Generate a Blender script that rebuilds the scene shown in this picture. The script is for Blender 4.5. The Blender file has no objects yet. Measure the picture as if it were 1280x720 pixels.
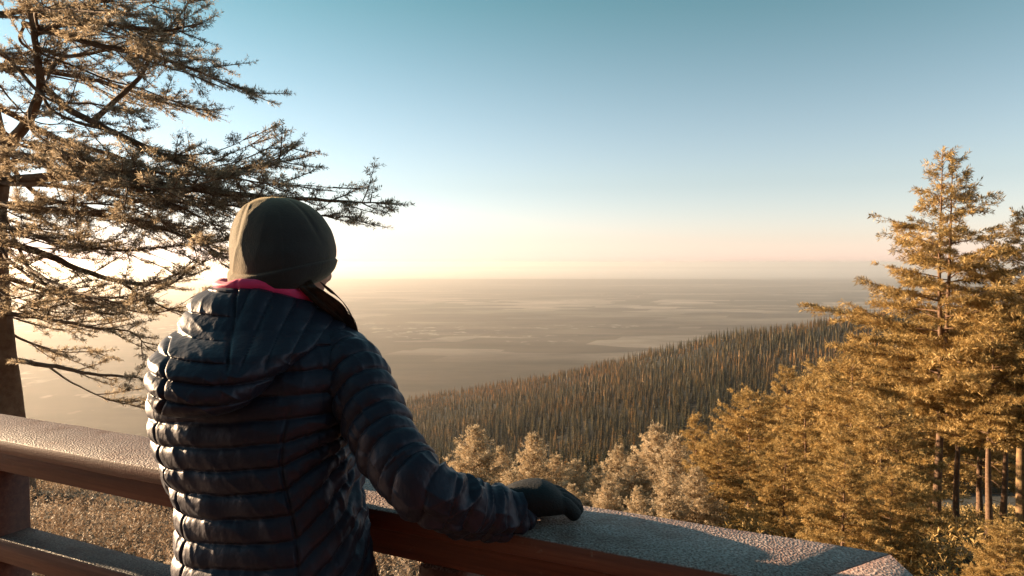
import bpy, math, random
import numpy as np
from mathutils import Vector

SC = bpy.context.scene
COL = SC.collection
rng = np.random.default_rng(7)
R = math.radians

# ------------------------------------------------------------------ camera
F = 853.33
CAM = np.array([0.0, 0.0, 1.53])
PITCH = math.atan(32 / F)
FWD = np.array([0, math.cos(PITCH), -math.sin(PITCH)])
UP = np.array([0, math.sin(PITCH), math.cos(PITCH)])
RT = np.array([1.0, 0, 0])


def at(px, py, Y):
    d = FWD + RT * (px - 640) / F + UP * (360 - py) / F
    return CAM + d * (Y / d[1])


cam_d = bpy.data.cameras.new('camera')
cam_d.lens = 24
cam_d.sensor_width = 36
cam_d.clip_start = 0.05
cam_d.clip_end = 250000
cam = bpy.data.objects.new('camera', cam_d)
COL.objects.link(cam)
cam.location = CAM
cam.rotation_euler = (R(90) - PITCH, 0, 0)
SC.camera = cam

# ------------------------------------------------------------------ light
SUN_AZ = -67.0      # degrees from +Y, negative = left
SUN_EL = 10.0
world = bpy.data.worlds.new('World')
SC.world = world
world.use_nodes = True
nt = world.node_tree
bg = nt.nodes['Background']
sky = nt.nodes.new('ShaderNodeTexSky')
sky.sky_type = 'NISHITA'
sky.sun_disc = False
sky.sun_elevation = R(SUN_EL)
sky.sun_rotation = R(SUN_AZ)
sky.altitude = 300
sky.air_density = 1.2
sky.dust_density = 0.2
sky.ozone_density = 3.0
hs = nt.nodes.new('ShaderNodeHueSaturation')
hs.inputs['Saturation'].default_value = 0.56
gm = nt.nodes.new('ShaderNodeGamma')
gm.inputs[1].default_value = 1.2
tcw = nt.nodes.new('ShaderNodeTexCoord')
sxw = nt.nodes.new('ShaderNodeSeparateXYZ')
rpw = nt.nodes.new('ShaderNodeValToRGB')
e = rpw.color_ramp.elements
e[0].position = 0; e[0].color = (1.36, 1.14, 1.32, 1)
e[1].position = 0.40; e[1].color = (0.37, 0.76, 0.67, 1)
q = e.new(0.12); q.color = (1.17, 1.10, 1.09, 1)
mw = nt.nodes.new('ShaderNodeMix')
mw.data_type = 'RGBA'; mw.blend_type = 'MULTIPLY'; mw.inputs[0].default_value = 1
nt.links.new(tcw.outputs['Generated'], sxw.inputs[0])
nt.links.new(sxw.outputs[2], rpw.inputs[0])
nt.links.new(rpw.outputs[0], mw.inputs[7])
nt.links.new(sky.outputs[0], hs.inputs['Color'])
nt.links.new(hs.outputs[0], gm.inputs[0])
nt.links.new(gm.outputs[0], mw.inputs[6])
nt.links.new(mw.outputs[2], bg.inputs[0])
bg.inputs[1].default_value = 0.050
sl = bpy.data.lights.new('sun', 'SUN')
sl.energy = 5.0
sl.angle = R(0.6)
sl.color = (1.0, 0.72, 0.43)
so = bpy.data.objects.new('sun', sl)
COL.objects.link(so)
so.location = (0, 0, 60)
sd = Vector((math.sin(R(SUN_AZ)) * math.cos(R(SUN_EL)), math.cos(R(SUN_AZ)) * math.cos(R(SUN_EL)), math.sin(R(SUN_EL))))
so.rotation_euler = sd.to_track_quat('Z', 'Y').to_euler()
SC.view_settings.view_transform = 'Standard'
SC.view_settings.look = 'None'
SC.view_settings.exposure = 1.82
SC.view_settings.gamma = 1.0
SC.cycles.max_bounces = 6
SC.cycles.diffuse_bounces = 3
SC.cycles.glossy_bounces = 3
SC.cycles.transparent_max_bounces = 8
SC.cycles.volume_bounces = 2


# ------------------------------------------------------------------ materials
class NG:
    def __init__(s, name):
        s.m = bpy.data.materials.new(name)
        s.m.use_nodes = True
        s.t = s.m.node_tree
        s.b = s.t.nodes['Principled BSDF']
        s.o = s.t.nodes['Material Output']

    def n(s, typ, **kw):
        nd = s.t.nodes.new(typ)
        for k, v in kw.items():
            if k.startswith('i_'):
                nd.inputs[k[2:].replace('_', ' ')].default_value = v
            else:
                setattr(nd, k, v)
        return nd

    def l(s, a, b):
        s.t.links.new(a, b)

    def ramp(s, fac, stops):
        r = s.n('ShaderNodeValToRGB')
        e = r.color_ramp.elements
        while len(e) < len(stops):
            e.new(0.5)
        for k, (p, c) in enumerate(stops):
            e[k].position = p
            e[k].color = (*c, 1) if len(c) == 3 else c
        s.l(fac, r.inputs[0])
        return r.outputs[0]

    def noise(s, scale, detail=3, rough=0.55, vec=None):
        nd = s.n('ShaderNodeTexNoise')
        nd.inputs['Scale'].default_value = scale
        nd.inputs['Detail'].default_value = detail
        nd.inputs['Roughness'].default_value = rough
        if vec is not None:
            s.l(vec, nd.inputs['Vector'])
        return nd.outputs['Fac']

    def coord(s, scale=(1, 1, 1), rot=(0, 0, 0), kind='Object'):
        c = s.n('ShaderNodeTexCoord')
        m = s.n('ShaderNodeMapping')
        m.inputs['Scale'].default_value = scale
        m.inputs['Rotation'].default_value = rot
        s.l(c.outputs[kind], m.inputs['Vector'])
        return m.outputs[0]

    def mix(s, fac, a, b, mode='MIX'):
        nd = s.n('ShaderNodeMix', data_type='RGBA', blend_type=mode)
        if isinstance(fac, (int, float)):
            nd.inputs[0].default_value = fac
        else:
            s.l(fac, nd.inputs[0])
        for v, i in ((a, 6), (b, 7)):
            if isinstance(v, tuple):
                nd.inputs[i].default_value = (*v, 1)
            else:
                s.l(v, nd.inputs[i])
        return nd.outputs[2]

    def bump(s, h, strength, dist):
        b = s.n('ShaderNodeBump')
        b.inputs['Strength'].default_value = strength
        b.inputs['Distance'].default_value = dist
        s.l(h, b.inputs['Height'])
        s.l(b.outputs[0], s.b.inputs['Normal'])

    def set(s, **kw):
        for k, v in kw.items():
            k = k.replace('_', ' ')
            if isinstance(v, tuple):
                s.b.inputs[k].default_value = (*v, 1)
            else:
                s.b.inputs[k].default_value = v
        return s


def foliage_mat(name, c_dark, c_mid, c_frost, scale=3.0, frost=0.5, rough=0.6, trans=0.15, tint=False):
    g = NG(name)
    geo = g.n('ShaderNodeNewGeometry')
    co = g.coord()
    ns = g.noise(scale, 3, 0.6, co)
    a = g.ramp(geo.outputs['Random Per Island'], [(0.0, c_dark), (0.45, c_mid), (1.0, c_frost)])
    b = g.ramp(ns, [(0.35, c_dark), (0.55, c_mid), (0.62 + 0.2 * (1 - frost), c_frost)])
    c = g.mix(0.5, a, b)
    if tint:
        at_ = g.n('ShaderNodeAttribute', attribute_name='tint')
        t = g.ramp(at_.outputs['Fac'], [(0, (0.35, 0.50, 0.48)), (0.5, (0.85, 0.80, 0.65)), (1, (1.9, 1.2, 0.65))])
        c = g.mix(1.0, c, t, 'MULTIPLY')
    g.l(c, g.b.inputs['Base Color'])
    g.set(Roughness=rough)
    g.b.inputs['Specular IOR Level'].default_value = 0.25
    if trans:
        tr = g.n('ShaderNodeBsdfTranslucent')
        g.l(c, tr.inputs[0])
        ms = g.n('ShaderNodeMixShader')
        ms.inputs[0].default_value = trans
        g.l(g.b.outputs[0], ms.inputs[1])
        g.l(tr.outputs[0], ms.inputs[2])
        g.l(ms.outputs[0], g.o.inputs[0])
    return g.m


def simple(name, col, rough=0.7, col2=None, scale=20, bump=0.0, bscale=80, spec=0.5, sheen=0):
    g = NG(name)
    g.set(Base_Color=col, Roughness=rough)
    g.b.inputs['Specular IOR Level'].default_value = spec
    if sheen:
        g.b.inputs['Sheen Weight'].default_value = sheen
        g.b.inputs['Sheen Roughness'].default_value = 0.5
    if col2:
        g.l(g.ramp(g.noise(scale, 4, 0.6, g.coord()), [(0.35, col), (0.65, col2)]), g.b.inputs['Base Color'])
    if bump:
        g.bump(g.noise(bscale, 4, 0.6, g.coord()), bump, 0.01)
    return g.m


M = {}


def mk_mats():
    # nylon jacket shell
    g = NG('nylon_shell')
    c = g.ramp(g.noise(7, 3, .5, g.coord()), [(0.3, (0.0125, 0.0125, 0.022)), (0.7, (0.0155, 0.0155, 0.027))])
    g.l(c, g.b.inputs['Base Color'])
    g.set(Roughness=0.48)
    g.b.inputs['Specular IOR Level'].default_value = 0.42
    g.b.inputs['Sheen Weight'].default_value = 0.05
    g.b.inputs['Sheen Roughness'].default_value = 0.35
    g.b.inputs['Sheen Tint'].default_value = (0.6, 0.75, 1, 1)
    g.b.inputs['Specular Tint'].default_value = (1.0, 0.80, 0.94, 1)
    n1 = g.noise(38, 3, 0.6, g.coord((1, 1, 0.45)))
    n2 = g.noise(110, 2, 0.5, g.coord())
    ad = g.n('ShaderNodeMath', operation='MULTIPLY_ADD')
    ad.inputs[1].default_value = 0.25
    g.l(n2, ad.inputs[0]); g.l(n1, ad.inputs[2])
    g.bump(ad.outputs[0], 0.5, 0.005)
    M['nylon'] = g.m
    M['pink'] = simple('pink_lining', (0.85, 0.03, 0.16), 0.6, sheen=0.2)
    g = NG('beanie_fleece')
    c = g.ramp(g.noise(26, 4, .6, g.coord()), [(0.3, (0.017, 0.0125, 0.0155)), (0.7, (0.026, 0.0195, 0.023))])
    g.l(c, g.b.inputs['Base Color'])
    g.set(Roughness=0.85)
    g.b.inputs['Sheen Weight'].default_value = 0.6
    g.b.inputs['Sheen Roughness'].default_value = 0.45
    g.b.inputs['Sheen Tint'].default_value = (1, 0.82, 0.55, 1)
    g.bump(g.noise(520, 2, .6, g.coord((1, 1, 0.35))), 0.4, 0.003)
    M['beanie'] = g.m
    M['glove'] = simple('glove_fabric', (0.0045, 0.0038, 0.006), 0.75, (0.008, 0.0065, 0.010), 30, 0.4, 300, sheen=0.0)
    M['skin'] = simple('skin', (0.55, 0.27, 0.19), 0.5, (0.60, 0.31, 0.23), 30, 0.1, 300)
    M['skin'].node_tree.nodes['Principled BSDF'].inputs['Subsurface Weight'].default_value = 0.15
    M['skin'].node_tree.nodes['Principled BSDF'].inputs['Subsurface Radius'].default_value = (0.01, 0.004, 0.002)
    M['eye'] = simple('eye_white', (0.7, 0.68, 0.65), 0.2)
    M['hair'] = simple('dark_hair', (0.020, 0.009, 0.006), 0.34, (0.07, 0.030, 0.015), 60, spec=0.6)
    M['trousers'] = simple('trouser_cloth', (0.02, 0.022, 0.026), 0.8, (0.03, 0.032, 0.036), 12, 0.3, 200)
    M['boot'] = simple('boot_leather', (0.05, 0.03, 0.02), 0.6, (0.07, 0.045, 0.03), 14, 0.3, 120)
    M['sole'] = simple('boot_rubber', (0.015, 0.015, 0.015), 0.7)

    # frosted painted timber: red-brown stain, frost lies on faces that look up
    for nm, fr in (('cap', 1.0), ('rail', 0.5)):
        g = NG('frosted_timber_' + nm)
        co = g.coord()
        tcn = g.n('ShaderNodeTexCoord')
        mpn = g.n('ShaderNodeMapping', vector_type='TEXTURE')
        mpn.inputs['Rotation'].default_value = (0, 0, R(155))
        mpn.inputs['Scale'].default_value = (1.0, .035, .035)
        g.l(tcn.outputs['Object'], mpn.inputs['Vector'])
        grain = g.noise(2.2, 6, .7, mpn.outputs[0])
        stain = g.ramp(grain, [(0.3, (0.075, 0.018, 0.010)), (0.52, (0.14, 0.038, 0.020)), (0.72, (0.21, 0.070, 0.038))])
        worn = g.ramp(g.noise(45, 5, .7, co), [(0.62, (0, 0, 0)), (0.75, (1, 1, 1))])
        stain = g.mix(worn, stain, (0.20, 0.11, 0.075))
        geo = g.n('ShaderNodeNewGeometry')
        sep = g.n('ShaderNodeSeparateXYZ')
        g.l(geo.outputs['Normal'], sep.inputs[0])
        upf = g.ramp(sep.outputs[2], [(0.45, (0, 0, 0)), (0.9, (1, 1, 1))])
        # bead of frost crystals with dark gaps between them
        vo = g.n('ShaderNodeTexVoronoi', feature='F1')
        vo.inputs['Scale'].default_value = 230
        vo.inputs['Randomness'].default_value = 1
        g.l(co, vo.inputs['Vector'])
        gap = g.noise(230, 2, .6, co)
        big = g.noise(9, 3, .6, co)
        frostc = g.ramp(gap, [(0.34, (0.13, 0.075, 0.062)), (0.50, (0.32, 0.235, 0.215)), (0.68, (0.48, 0.40, 0.375))])
        holes = g.ramp(vo.outputs['Distance'], [(0.10, (0.22, 0.16, 0.15)), (0.32, (1.08, 1.04, 1.02))])
        frostc = g.mix(1.0, frostc, holes, 'MULTIPLY')
        cover = g.ramp(big, [(0.34, (0.42 * fr,) * 3), (0.46, (0.85 * fr,) * 3), (0.62, (1.0 * fr,) * 3)])
        fac = g.mix(1.0, upf, cover, 'MULTIPLY')
        g.l(g.mix(fac, stain, frostc), g.b.inputs['Base Color'])
        g.set(Roughness=0.62)
        hh = g.n('ShaderNodeMath', operation='ADD')
        g.l(vo.outputs['Distance'], hh.inputs[0]); g.l(gap, hh.inputs[1])
        hb = g.n('ShaderNodeMath', operation='MULTIPLY')
        g.l(hh.outputs[0], hb.inputs[0])
        gb = g.n('ShaderNodeMath', operation='MULTIPLY_ADD')
        gb.inputs[1].default_value = 0.35
        g.l(grain, gb.inputs[0]); g.l(hb.outputs[0], gb.inputs[2])
        sepf = g.n('ShaderNodeSeparateColor')
        g.l(upf, sepf.inputs[0])
        mx = g.n('ShaderNodeMath', operation='MAXIMUM')
        g.l(sepf.outputs[0], mx.inputs[0]); mx.inputs[1].default_value = 0.12
        g.l(mx.outputs[0], hb.inputs[1])
        g.bump(gb.outputs[0], 0.6, 0.004)
        M[nm] = g.m
    M['bark'] = simple('conifer_bark', (0.11, 0.055, 0.03), 0.9, (0.20, 0.12, 0.075), 9, 0.9, 40)
    M['bark_lichen'] = simple('lichen_bark', (0.15, 0.08, 0.045), 0.9, (0.30, 0.20, 0.09), 6, 0.9, 35)
    M['needle_left'] = foliage_mat('frosted_needles', (0.10, 0.072, 0.042), (0.36, 0.27, 0.18), (0.78, 0.66, 0.52), 5, .7, trans=.5)
    M['needle_gold'] = foliage_mat('golden_needles', (0.04, 0.032, 0.012), (0.40, 0.25, 0.080), (0.88, 0.64, 0.31), 1.2, .6, trans=.3)
    M['needle_frost'] = foliage_mat('hoar_frost_needles', (0.10, 0.07, 0.04), (0.56, 0.42, 0.26), (0.92, 0.80, 0.64), 1.5, .8, trans=.3)
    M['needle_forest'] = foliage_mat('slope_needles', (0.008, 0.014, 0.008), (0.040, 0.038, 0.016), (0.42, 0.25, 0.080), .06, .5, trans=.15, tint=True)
    M['heather'] = foliage_mat('frosted_heather', (0.07, 0.042, 0.028), (0.40, 0.26, 0.16), (0.86, 0.70, 0.55), 2.2, .8, trans=.2)
    M['stick'] = simple('bleached_wood', (0.22, 0.15, 0.09), 0.85, (0.34, 0.25, 0.16), 12, 0.5, 60)

    # mountain soil
    g = NG('mountain_soil')
    co = g.coord()
    c = g.ramp(g.noise(0.5, 6, .65, co), [(0.3, (0.006, 0.006, 0.004)), (0.6, (0.014, 0.011, 0.007)), (0.8, (0.022, 0.018, 0.012))])
    g.l(c, g.b.inputs['Base Color'])
    g.set(Roughness=0.95)
    g.bump(g.noise(6, 5, .7, co), 0.8, 0.1)
    M['soil'] = g.m
    # lowland plain: woods, fields, frosted strips and scattered settlements
    g = NG('lowland')
    co = g.coord()
    big = g.noise(0.00035, 4, .6, g.coord((0.5, 1, 1)))
    base = g.ramp(big, [(0.35, (0.030, 0.024, 0.018)), (0.5, (0.055, 0.040, 0.028)), (0.66, (0.10, 0.075, 0.055))])
    vo = g.n('ShaderNodeTexVoronoi', feature='F1', distance='CHEBYCHEV')
    vo.inputs['Scale'].default_value = 0.0032
    g.l(g.coord((0.45, 1, 1), (0, 0, 0.2)), vo.inputs['Vector'])
    sv = g.n('ShaderNodeSeparateColor')
    g.l(vo.outputs['Color'], sv.inputs[0])
    fieldsel = g.ramp(sv.outputs[0], [(0.62, (0, 0, 0)), (0.68, (1, 1, 1))])
    zone = g.ramp(g.noise(0.00022, 3, .6, g.coord((0.35, 1, 1), (0, 0, 0.1))), [(0.42, (0, 0, 0)), (0.58, (1, 1, 1))])
    ff = g.mix(1.0, fieldsel, zone, 'MULTIPLY')
    c = g.mix(ff, base, (0.24, 0.195, 0.16))
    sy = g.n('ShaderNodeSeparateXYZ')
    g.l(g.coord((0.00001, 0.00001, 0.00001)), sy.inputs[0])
    mist_paint = g.ramp(sy.outputs[1], [(0.19, (0, 0, 0)), (0.24, (1, 1, 1))])  # distant mist painted into the ground colour, paler far out
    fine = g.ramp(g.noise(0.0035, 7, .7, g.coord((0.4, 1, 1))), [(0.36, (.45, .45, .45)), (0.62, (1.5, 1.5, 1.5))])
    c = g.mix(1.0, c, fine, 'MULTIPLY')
    c = g.mix(mist_paint, c, (0.42, 0.40, 0.41))
    town = g.ramp(g.noise(0.011, 2, .5, co), [(0.60, (0, 0, 0)), (0.68, (1, 1, 1))])
    tz = g.ramp(g.noise(0.00045, 2, .5, g.coord((1, 1.4, 1), (0, 0, .9))), [(0.54, (0, 0, 0)), (0.60, (1, 1, 1))])
    tf = g.mix(1.0, town, tz, 'MULTIPLY')
    c = g.mix(tf, c, (0.30, 0.25, 0.21))
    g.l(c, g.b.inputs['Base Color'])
    g.set(Roughness=0.95)
    g.b.inputs['Specular IOR Level'].default_value = 0.1
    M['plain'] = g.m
    M['farhill'] = simple('far_hill_woods', (0.030, 0.026, 0.022), 1.0, (0.05, 0.042, 0.035), 0.001, spec=0.1)
    g = NG('deck_boards')
    c = g.ramp(g.noise(6, 5, .65, g.coord((8, 1, 1))), [(0.3, (0.10, 0.055, 0.035)), (0.7, (0.30, 0.24, 0.21))])
    g.l(c, g.b.inputs['Base Color'])
    g.set(Roughness=0.8)
    g.bump(g.noise(60, 4, .6, g.coord((6, 1, 1))), 0.4, 0.005)
    M['deck'] = g.m


mk_mats()


# ------------------------------------------------------------------ mesh helpers
def mesh_np(name, V, faces, smooth=False, tint=None):
    """V (n,3); faces: an (m,k) int array or a list of such arrays."""
    V = np.asarray(V, dtype=np.float32)
    me = bpy.data.meshes.new(name)
    if isinstance(faces, np.ndarray):
        faces = [faces]
    faces = [np.asarray(f, dtype=np.int32) for f in faces if len(f)]
    loops = np.concatenate([f.ravel() for f in faces])
    sizes = np.concatenate([np.full(len(f), f.shape[1], dtype=np.int32) for f in faces])
    starts = np.concatenate([[0], np.cumsum(sizes)[:-1]]).astype(np.int32)
    me.vertices.add(len(V))
    me.vertices.foreach_set('co', V.ravel())
    me.loops.add(len(loops))
    me.loops.foreach_set('vertex_index', loops)
    me.polygons.add(len(sizes))
    me.polygons.foreach_set('loop_start', starts)
    me.polygons.foreach_set('loop_total', sizes)
    if smooth:
        me.polygons.foreach_set('use_smooth', np.ones(len(sizes), dtype=bool))
    if tint is not None:
        a = me.attributes.new('tint', 'FLOAT', 'POINT')
        a.data.foreach_set('value', np.asarray(tint, dtype=np.float32))
    me.update(calc_edges=True)
    return me


def obj(name, me, mat=None, parent=None, loc=None):
    o = bpy.data.objects.new(name, me)
    COL.objects.link(o)
    if mat is not None and me is not None and len(me.materials) == 0:
        me.materials.append(mat)
    if parent is not None:
        o.parent = parent
    if loc is not None:
        o.location = tuple(float(v) for v in loc)
    return o


def tag(o, label=None, cat=None, group=None, kind=None):
    if label: o['label'] = label
    if cat: o['category'] = cat
    if group: o['group'] = group
    if kind: o['kind'] = kind
    return o


class Acc:
    """collects pieces into one mesh"""
    def __init__(s):
        s.V = []; s.Q = []; s.T = []; s.n = 0

    def add(s, V, Q=None, T=None):
        V = np.asarray(V, float).reshape(-1, 3)
        if Q is not None and len(Q): s.Q.append(np.asarray(Q) + s.n)
        if T is not None and len(T): s.T.append(np.asarray(T) + s.n)
        s.V.append(V)
        s.n += len(V)

    def mesh(s, name, origin=(0, 0, 0), smooth=False, tint=None):
        V = np.concatenate(s.V) - np.asarray(origin)
        f = []
        if s.Q: f.append(np.concatenate(s.Q))
        if s.T: f.append(np.concatenate(s.T))
        return mesh_np(name, V, f, smooth, tint)


def grid_faces(nr, nc, wrap=True):
    i = np.arange(nr - 1)[:, None]
    j = np.arange(nc if wrap else nc - 1)[None, :]
    a = i * nc + j
    b = i * nc + (j + 1) % nc
    return np.stack([a, b, b + nc, a + nc], -1).reshape(-1, 4)


def loft(rings, caps=True):
    """rings (nr,nc,3) -> V, Q, T"""
    rings = np.asarray(rings, float)
    nr, nc, _ = rings.shape
    V = rings.reshape(-1, 3)
    Q = grid_faces(nr, nc)
    T = np.zeros((0, 3), int)
    if caps:
        c0, c1 = rings[0].mean(0), rings[-1].mean(0)
        V = np.vstack([V, c0, c1])
        j = np.arange(nc)
        t0 = np.stack([np.full(nc, len(V) - 2), (j + 1) % nc, j], -1)
        b = (nr - 1) * nc
        t1 = np.stack([np.full(nc, len(V) - 1), b + j, b + (j + 1) % nc], -1)
        T = np.vstack([t0, t1])
    return V, Q, T


def frames(P):
    """parallel transport frames along P (n,3)"""
    P = np.asarray(P, float)
    n = len(P)
    T = np.gradient(P, axis=0)
    T /= np.linalg.norm(T, axis=1)[:, None] + 1e-9
    ref = np.array([0, 0, 1.0]) if abs(T[0, 2]) < 0.9 else np.array([1.0, 0, 0])
    N = np.zeros_like(P)
    N[0] = np.cross(T[0], ref); N[0] /= np.linalg.norm(N[0])
    for k in range(1, n):
        v = N[k - 1] - T[k] * np.dot(N[k - 1], T[k])
        N[k] = v / (np.linalg.norm(v) + 1e-9)
    B = np.cross(T, N)
    return T, N, B


def tube(P, r, ns=6, caps=True):
    P = np.asarray(P, float)
    r = np.broadcast_to(np.asarray(r, float), (len(P),))
    T, N, B = frames(P)
    a = np.linspace(0, 2 * np.pi, ns, endpoint=False)
    rings = P[:, None] + r[:, None, None] * (np.cos(a)[None, :, None] * N[:, None] + np.sin(a)[None, :, None] * B[:, None])
    return loft(rings, caps)


def curve_pts(P, n):
    """Catmull-Rom resample of rows of P (any number of columns)"""
    P = np.asarray(P, float)
    Q = np.vstack([2 * P[0] - P[1], P, 2 * P[-1] - P[-2]])
    t = np.linspace(0, len(P) - 1 - 1e-6, n)
    i = t.astype(int)
    u = (t - i)[:, None]
    a, b, c, d = Q[i], Q[i + 1], Q[i + 2], Q[i + 3]
    return 0.5 * (2 * b + (c - a) * u + (2 * a - 5 * b + 4 * c - d) * u ** 2 + (3 * b - a - 3 * c + d) * u ** 3)


def hsh(i, j, s=0):
    x = np.sin(i * 127.1 + j * 311.7 + s * 74.7) * 43758.5453
    return x - np.floor(x)


def vnoise(x, y, s=0):
    x = np.asarray(x, float); y = np.asarray(y, float)
    i = np.floor(x); j = np.floor(y)
    u = x - i; v = y - j
    u = u * u * (3 - 2 * u); v = v * v * (3 - 2 * v)
    return (hsh(i, j, s) * (1 - u) + hsh(i + 1, j, s) * u) * (1 - v) + (hsh(i, j + 1, s) * (1 - u) + hsh(i + 1, j + 1, s) * u) * v


def fbm(x, y, o=4, s=0):
    t = 0; a = 0.5; k = 1
    for q in range(o):
        t = t + a * (vnoise(x * k, y * k, s + q) - .5); a *= .5; k *= 2.03
    return t


def smooth(a, k=5):
    w = np.hanning(k + 2)[1:-1]; w /= w.sum()
    p = np.pad(a, (k // 2, k // 2), mode='edge')
    return np.convolve(p, w, mode='valid')[:len(a)]


def box(acc, c, ax, ay, az, hx, hy, hz, bev=0.0):
    """oriented box with chamfered edges (long along ax)"""
    c = np.asarray(c, float)
    b = bev
    prof = [(-hy + b, -hz), (hy - b, -hz), (hy, -hz + b), (hy, hz - b), (hy - b, hz), (-hy + b, hz), (-hy, hz - b), (-hy, -hz + b)]
    rings = []
    for s, k in ((-hx, 1 - b / max(hy, hz)), (-hx + b, 1), (hx - b, 1), (hx, 1 - b / max(hy, hz))):
        rings.append([c + ax * s + ay * p * k + az * q * k for p, q in prof])
    acc.add(*loft(rings))


# ------------------------------------------------------------------ terrain
RPX = np.array([-600, 0, 200, 350, 430, 500, 600, 700, 800, 900, 1000, 1060, 1150, 1280, 1500, 2500])
RPY = np.array([700, 660, 625, 585, 540, 507, 488, 471, 450, 425, 412, 402, 392, 384, 375, 370])
RYD = np.array([1500, 1450, 1400, 1350, 1320, 1300, 1270, 1230, 1180, 1120, 1050, 1000, 950, 900, 900, 900])
PROF_Y = np.array([-50, 0, 2.5, 4, 7, 12, 22, 40, 90, 400])
PROF_Z = np.array([-.3, -.25, -.22, -.3, -.80, -2.7, -7.0, -13.5, -31, -136])
PROF_R = np.array([-.3, -.3, -1.2, -2.0, -3.3, -4.9, -7.3, -13.7, -31, -136])


def terrain(X, Y):
    X = np.asarray(X, float); Y = np.asarray(Y, float)
    Ys = np.maximum(Y, 5.0)
    px = 640 + F * X / Ys
    px = np.clip(px, -600, 2500)
    ry = np.interp(px, RPX, RPY)
    rY = np.interp(px, RPX, RYD)
    zr = CAM[2] - (ry - 328) / F * rY
    wr_ = np.clip((X / np.maximum(Y, 2.0) + .10) / .22, 0, 1)
    zn = np.interp(Y, PROF_Y, PROF_Z) * (1 - wr_) + np.interp(Y, PROF_Y, PROF_R) * wr_
    t = np.clip((Y - 400) / (rY - 400), 0, 1)
    # slight valley below the spur, then the crest
    zf = -136 + (zr + 136) * (t ** 1.0) - 26 * np.sin(np.pi * t) * (1 - t)
    z = np.where(Y < 400, zn, zf)
    z = np.where(Y > rY, zr - 0.50 * (Y - rY), z)
    amp = np.clip((Y - 60) / 300, 0, 1) * 14
    z = z + amp * 3.0 * fbm(X / 150, Y / 190, 3, 3) * np.clip(1.3 - t * 0.9, 0, 1)
    z = z + np.clip((np.hypot(X, Y) - 3) / 20, 0, 1) * 0.5 * fbm(X / 2.5, Y / 2.5, 3, 9)
    z = z + np.clip(-4.5 - Y, 0, 26) * 0.95  # unseen rise behind the camera, added to block sky light from the rear
    return np.maximum(z, -640)


def make_ground():
    # rows of constant Y get coarser with distance
    ys = np.concatenate([np.linspace(-34, 2, 26, endpoint=False), np.geomspace(2.0, 2600, 240)])
    us = np.concatenate([np.linspace(-2.6, -0.9, 22, endpoint=False), np.linspace(-0.9, 0.95, 190, endpoint=False), np.linspace(0.95, 2.6, 22)])
    W = np.maximum(ys, 14)
    X = us[None, :] * W[:, None]
    Y = np.repeat(ys[:, None], len(us), 1)
    Z = terrain(X, Y)
    V = np.stack([X, Y, Z], -1).reshape(-1, 3)
    me = mesh_np('mountain_terrain', V, grid_faces(len(ys), len(us), False), True)
    tag(obj('mountain_terrain', me, M['soil']), 'brown frosted mountain ground falling away below the railing', 'terrain', kind='structure')
    # lowland plain
    ZP = -500.0
    xs = np.array([-85000, -20000, -5000, 0, 5000, 20000, 85000.])
    yy = np.array([-6000, 0, 1500, 6000, 20000, 60000, 84000.])
    V = np.array([[x, y, ZP] for y in yy for x in xs])
    me = mesh_np('lowland_plain', V, grid_faces(len(yy), len(xs), False), False)
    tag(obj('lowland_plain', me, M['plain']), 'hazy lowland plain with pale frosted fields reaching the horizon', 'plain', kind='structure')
    # low ridges on the plain
    for (nm, lab, y0, dep, x0, x1, hgt, sd_) in (
            ('low_ridge', 'long low dark ridge lying across the hazy plain', 15500, 5000, -6000, 7600, 48, 1),
            ('far_hills', 'faint blue hills along the horizon', 50000, 7000, -30000, 60000, 205, 2)):
        nx, ny = 120, 14
        x = np.linspace(x0, x1, nx); v = np.linspace(0, 1, ny)
        Xg, Vg = np.meshgrid(x, v)
        ends = np.clip(np.minimum((Xg - x0), (x1 - Xg)) / (0.13 * (x1 - x0)), 0, 1)
        ends = ends * ends * (3 - 2 * ends)
        H = hgt * np.sin(np.pi * Vg) ** .7 * ends * (0.85 + 0.7 * fbm(Xg / (dep * .7), Vg * 2, 4, sd_)) - 2
        V = np.stack([Xg, y0 + dep * Vg + 0 * Xg, ZP + H], -1).reshape(-1, 3)
        me = mesh_np(nm, V, grid_faces(ny, nx, False), True)
        tag(obj(nm, me, M['farhill']), lab, 'hills', kind='structure')


make_ground()

# haze: one closed box of even thin air
HZ = (-86000, 86000, -8000, 85000, -642, 27)
x0, x1, y0, y1, z0, z1 = HZ
V = [(x, y, z) for z in (z0, z1) for y in (y0, y1) for x in (x0, x1)]
me = mesh_np('haze', V, np.array([[0, 2, 3, 1], [4, 5, 7, 6], [0, 1, 5, 4], [2, 6, 7, 3], [0, 4, 6, 2], [1, 3, 7, 5]]))
hm = bpy.data.materials.new('haze_air')
hm.use_nodes = True
hn = hm.node_tree
hn.nodes.remove(hn.nodes['Principled BSDF'])
pv = hn.nodes.new('ShaderNodeVolumePrincipled')
pv.inputs['Color'].default_value = (0.97, 0.91, 0.88, 1)
pv.inputs['Density'].default_value = 0.000060
pv.inputs['Anisotropy'].default_value = 0.66
hn.links.new(pv.outputs[0], hn.nodes['Material Output'].inputs['Volume'])
tag(obj('haze', me, hm), 'thin warm morning haze over the plain', 'haze', kind='stuff')


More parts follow.
